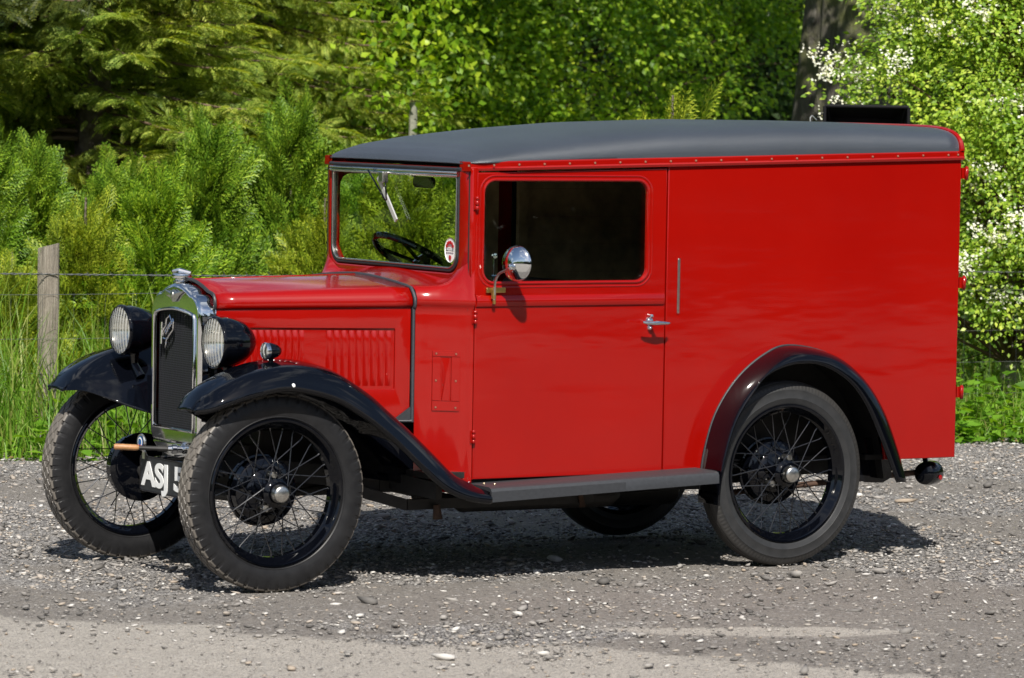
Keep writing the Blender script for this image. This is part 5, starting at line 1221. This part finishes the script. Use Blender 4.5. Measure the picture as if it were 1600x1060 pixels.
# ---- verge grass and herbs
def blades(name, x, y, h, wd, seed, segs=4, z=-.03, lean=.5):
    r = np.random.default_rng(seed); n = len(x); a = r.uniform(0, 6.283, n); ln = h*lean*r.uniform(.2, 1.5, n); wa = a+r.normal(0, .8, n)+np.pi/2
    t = np.linspace(0, 1, segs+1)[None]; cx_ = x[:, None]+np.cos(a)[:, None]*ln[:, None]*t**2; cy_ = y[:, None]+np.sin(a)[:, None]*ln[:, None]*t**2; cz_ = z+h[:, None]*(t-.32*np.clip(ln/h, 0, 1.6)[:, None]*t**3)
    w_ = wd[:, None]*(1-t**1.6*.96)*(.7+.3*np.minimum(1, t*4)); dx = np.cos(wa)[:, None]*w_; dy = np.sin(wa)[:, None]*w_
    V = np.stack([np.stack([cx_-dx, cy_-dy, cz_], -1), np.stack([cx_+dx, cy_+dy, cz_], -1)], 2).reshape(-1, 3); m = 2*(segs+1)
    q = np.arange(segs)[None]*2+np.arange(n)[:, None]*m; F = np.stack([q, q+1, q+3, q+2], -1).reshape(-1, 4); return V, F
r = np.random.default_rng(60)
def verge(n, x0, x1, d0, d1):
    x = r.uniform(x0, x1, n); return x, yedge(x)+d0+(d1-d0)*r.random(n)
x, y = verge(15000, -4.5, 3.6, .02, 1.9); dd = y-yedge(x); cl = .35+1.35*fnoise(x, y, 2.2, 71); h = (.10+.50*np.clip(dd/.55, 0, 1))*cl*r.uniform(.6, 1.25, len(x))
A1 = blades('', x, y, h, r.uniform(.0025, .006, len(x)), 61)
x, y = verge(9000, 3.6, 9.5, .02, 1.6); dd = y-yedge(x); h = (.08+.26*np.clip(dd/.5, 0, 1))*(.35+1.1*fnoise(x, y, 2.2, 72))*r.uniform(.6, 1.25, len(x))
A2 = blades('', x, y, h, r.uniform(.0025, .006, len(x)), 62)
x, y = verge(16000, -5, 12, 1.6, 7); h = .22*(.5+fnoise(x, y, 1.5, 73))*r.uniform(.6, 1.3, len(x)); A3 = blades('', x, y, h, r.uniform(.004, .009, len(x)), 63, 3)
V, F = join([A1, A2, A3]); o = link('grass', np_mesh('grass', V, F), grass_m); tag(o, kind='stuff')
# broad-leaved herbs (nettles, docks) at the foot of the fence and right of the van
x, y = verge(900, 4.6, 8.5, .02, .9); x2, y2 = verge(420, -3, 4.6, .0, .9); x = np.concatenate([x, x2]); y = np.concatenate([y, y2]); PP = []; DD = []; 
for xi, yi in zip(x, y):
    hh = r.uniform(.06, .34)*min(1, .35+(yi-yedge(np.array([xi]))[0])); k = r.integers(4, 11)
    for j in range(k): a = r.uniform(0, 6.28); PP.append((xi+.03*math.cos(a), yi+.03*math.sin(a), -.02+hh*(j+1)/k)); DD.append((math.cos(a), math.sin(a), r.uniform(-.3, .5)))
PP = np.array(PP); DD = np.array(DD); V, F = scatter('', *LEAF, PP, frames(DD, np.cross(DD, np.cross(np.tile([0, 0, 1.], (len(PP), 1))+r.normal(0, .3, (len(PP), 3)), DD))), r.uniform(.035, .10, len(PP)))
o = link('weeds', np_mesh('weeds', V, F), herb_m); tag(o, kind='stuff')
# dead leaves at the foot of the verge
x, y = verge(900, -3, 8, -.05, .45); P_ = np.stack([x, y, np.full(len(x), .004)], 1); V, F = scatter('', *LEAF, P_, frames(np.stack([np.cos(a := r.uniform(0, 6.28, len(x))), np.sin(a), r.normal(0, .2, len(x))], 1), np.tile([0, 0, 1.], (len(x), 1))+r.normal(0, .3, (len(x), 3))), r.uniform(.02, .045, len(x)))
o = link('leaf_litter', np_mesh('leaf_litter', V, F), simple('dry_leaf', (.20, .11, .05), .8)); tag(o, kind='stuff')

# ---- wire fence
postm = simple('weathered_fence_wood', (.30, .255, .20), .85, 0, 0, 9, .8, .01, .35)
def post_mat():
    t = postm.node_tree; b = t.nodes['Principled BSDF']; v = pcoord(t, (6, 6, .35)); n = noise(t, 14, 7, .7, v)
    t.links.new(ramp(t, n, [(.25, (.09, .075, .055)), (.5, (.27, .235, .185)), (.75, (.42, .38, .31))]), b.inputs['Base Color']); t.links.new(bump(t, n, 1, .02), b.inputs['Normal'])
post_mat()
wirem = simple('galvanised_wire', (.22, .225, .23), .5, 1)
pf = P(73, 660, 4.93); fx = pf[0]; fence = empty('wire_fence', (fx, 4.93, 0), 'wire fence with weathered wooden post along the grass verge', 'fence')
for j, dx in enumerate((0, 2.6, 5.3, -2.6)):
    x = fx+dx; y = fence_y(x); top = P(75, 384, 4.93)[2] if j == 0 else .95; R = []
    for i in range(12):
        z = -.1+(top+.1)*i/11; R.append([(x+(.047+.003*math.sin(3*a+z*7)+.004*math.sin(7*a))*math.cos(a)+.012*z*(1 if j else -1)*0+.012*math.sin(z*2)-.01, y+(.047+.003*math.sin(5*a))*math.sin(a), z+(.012*math.cos(a+.5) if i == 11 else 0)) for a in np.linspace(0, 2*math.pi, 20, endpoint=False)])
    m_ = MB(); m_.rows(R, True); m_.add(R[-1], [tuple(range(20))]); m_.build('fence_post', postm, fence, True, 50)
def fpt(x, z, off=-.052): return (x, fence_y(x)+off, z)
zw = [P(120, 428.5, 4.88)[2], P(200, 458, 4.88)[2], .50, .34, .18]
m_ = MB(); xs_w = np.linspace(fx-4, fx+5.3, 240)
for sg in (0, math.pi): m_.tube([(x, fence_y(x)-.052+.0035*math.cos(x*90+sg), zw[0]+.0035*math.sin(x*90+sg)-.01*math.sin((x-fx)*1.2)) for x in xs_w], .0022, 4)
for x in np.arange(fx-3.9, fx+5.2, .11): m_.tube([fpt(x-.008, zw[0]+.012), fpt(x, zw[0]-.002), fpt(x+.006, zw[0]-.012)], .0015, 4)
m_.build('barbed_wire', wirem, fence, False)
m_ = MB()
for z in zw[1:]: m_.tube([fpt(x, z+.004*math.sin(x*3)) for x in np.linspace(fx-4, fx+9, 60)], .0011, 4)
for x in np.arange(fx-3.95, fx+9, .15): m_.tube([fpt(x, .12), fpt(x, zw[1])], .0007, 3)
m_.build('wire_netting', wirem, fence, False)

# ---- black open metal box on legs, beyond the van: only its hood shows above the roof
p = gpos(1347, 21.6); zt_ = at(1347, 167, 21.6)[2]; wdt = 131*21.6/FPX
o = empty('metal_box', (p[0], p[1], 0), 'black open-fronted metal hood showing above the rear of the van roof', 'metal box')
vx = Vector((RT[0], RT[1], 0)).normalized(); vy = Vector((_f[0], _f[1], 0)).normalized(); c0 = Vector((p[0], p[1], 0))
W = lambda a, b, z: tuple(c0+vx*a+vy*b+Vector((0, 0, z)))
m_ = MB(); h_ = wdt/2
def pan(pts, th=.008):
    pts = [Vector(x) for x in pts]; n = (pts[1]-pts[0]).cross(pts[2]-pts[0]).normalized()*th; k = len(pts); m_.add([tuple(x) for x in pts]+[tuple(x+n) for x in pts], [tuple(range(k)), tuple(range(k, 2*k))[::-1]]+[(i, i+k, (i+1) % k+k, (i+1) % k) for i in range(k)])
pan([W(-h_, .0, zt_), W(h_, .0, zt_), W(h_*.72, .22, zt_-.06), W(-h_*.72, .22, zt_-.06)]); pan([W(-h_*.72, .22, zt_-.06), W(h_*.72, .22, zt_-.06), W(h_*.72, .22, zt_-.34), W(-h_*.72, .22, zt_-.34)])
pan([W(-h_, 0, zt_), W(-h_*.72, .22, zt_-.06), W(-h_*.72, .22, zt_-.34), W(-h_, 0, zt_-.30)]); pan([W(h_, 0, zt_), W(h_, 0, zt_-.30), W(h_*.72, .22, zt_-.34), W(h_*.72, .22, zt_-.06)])
pan([W(-h_, 0, zt_-.30), W(-h_*.72, .22, zt_-.34), W(h_*.72, .22, zt_-.34), W(h_, 0, zt_-.30)])
for s in (-1, 1): m_.tube([W(s*h_, -.005, zt_+.0), W(s*h_, -.005, zt_-.30)], .009, 8); m_.tube([W(s*h_*.93, -.002, zt_-.004), W(s*h_*.72, .19, zt_-.22)], .006, 6)
m_.tube([W(-h_, -.005, zt_+.002), W(h_, -.005, zt_+.002)], .009, 8); m_.build('hood', M['matt'], o, False)
m_ = MB()
for s in (-1, 1): m_.tube([W(s*h_*.7, .11, zt_-.33), W(s*h_*.7, .11, -.05)], .02, 10)
m_.build('stand', M['chassis'], o)
m_ = MB(); q = lambda u, v: tuple(PD(u, v, 21.5)); m_.tube([q(1266, 196), q(1266, 184), q(1269, 181), q(1273, 185), q(1276, 188)], .0035, 6); m_.tube([q(1264, 196), q(1285, 196), q(1290, 192)], .004, 6); m_.build('wire_hook', M['dullchrome'], o)
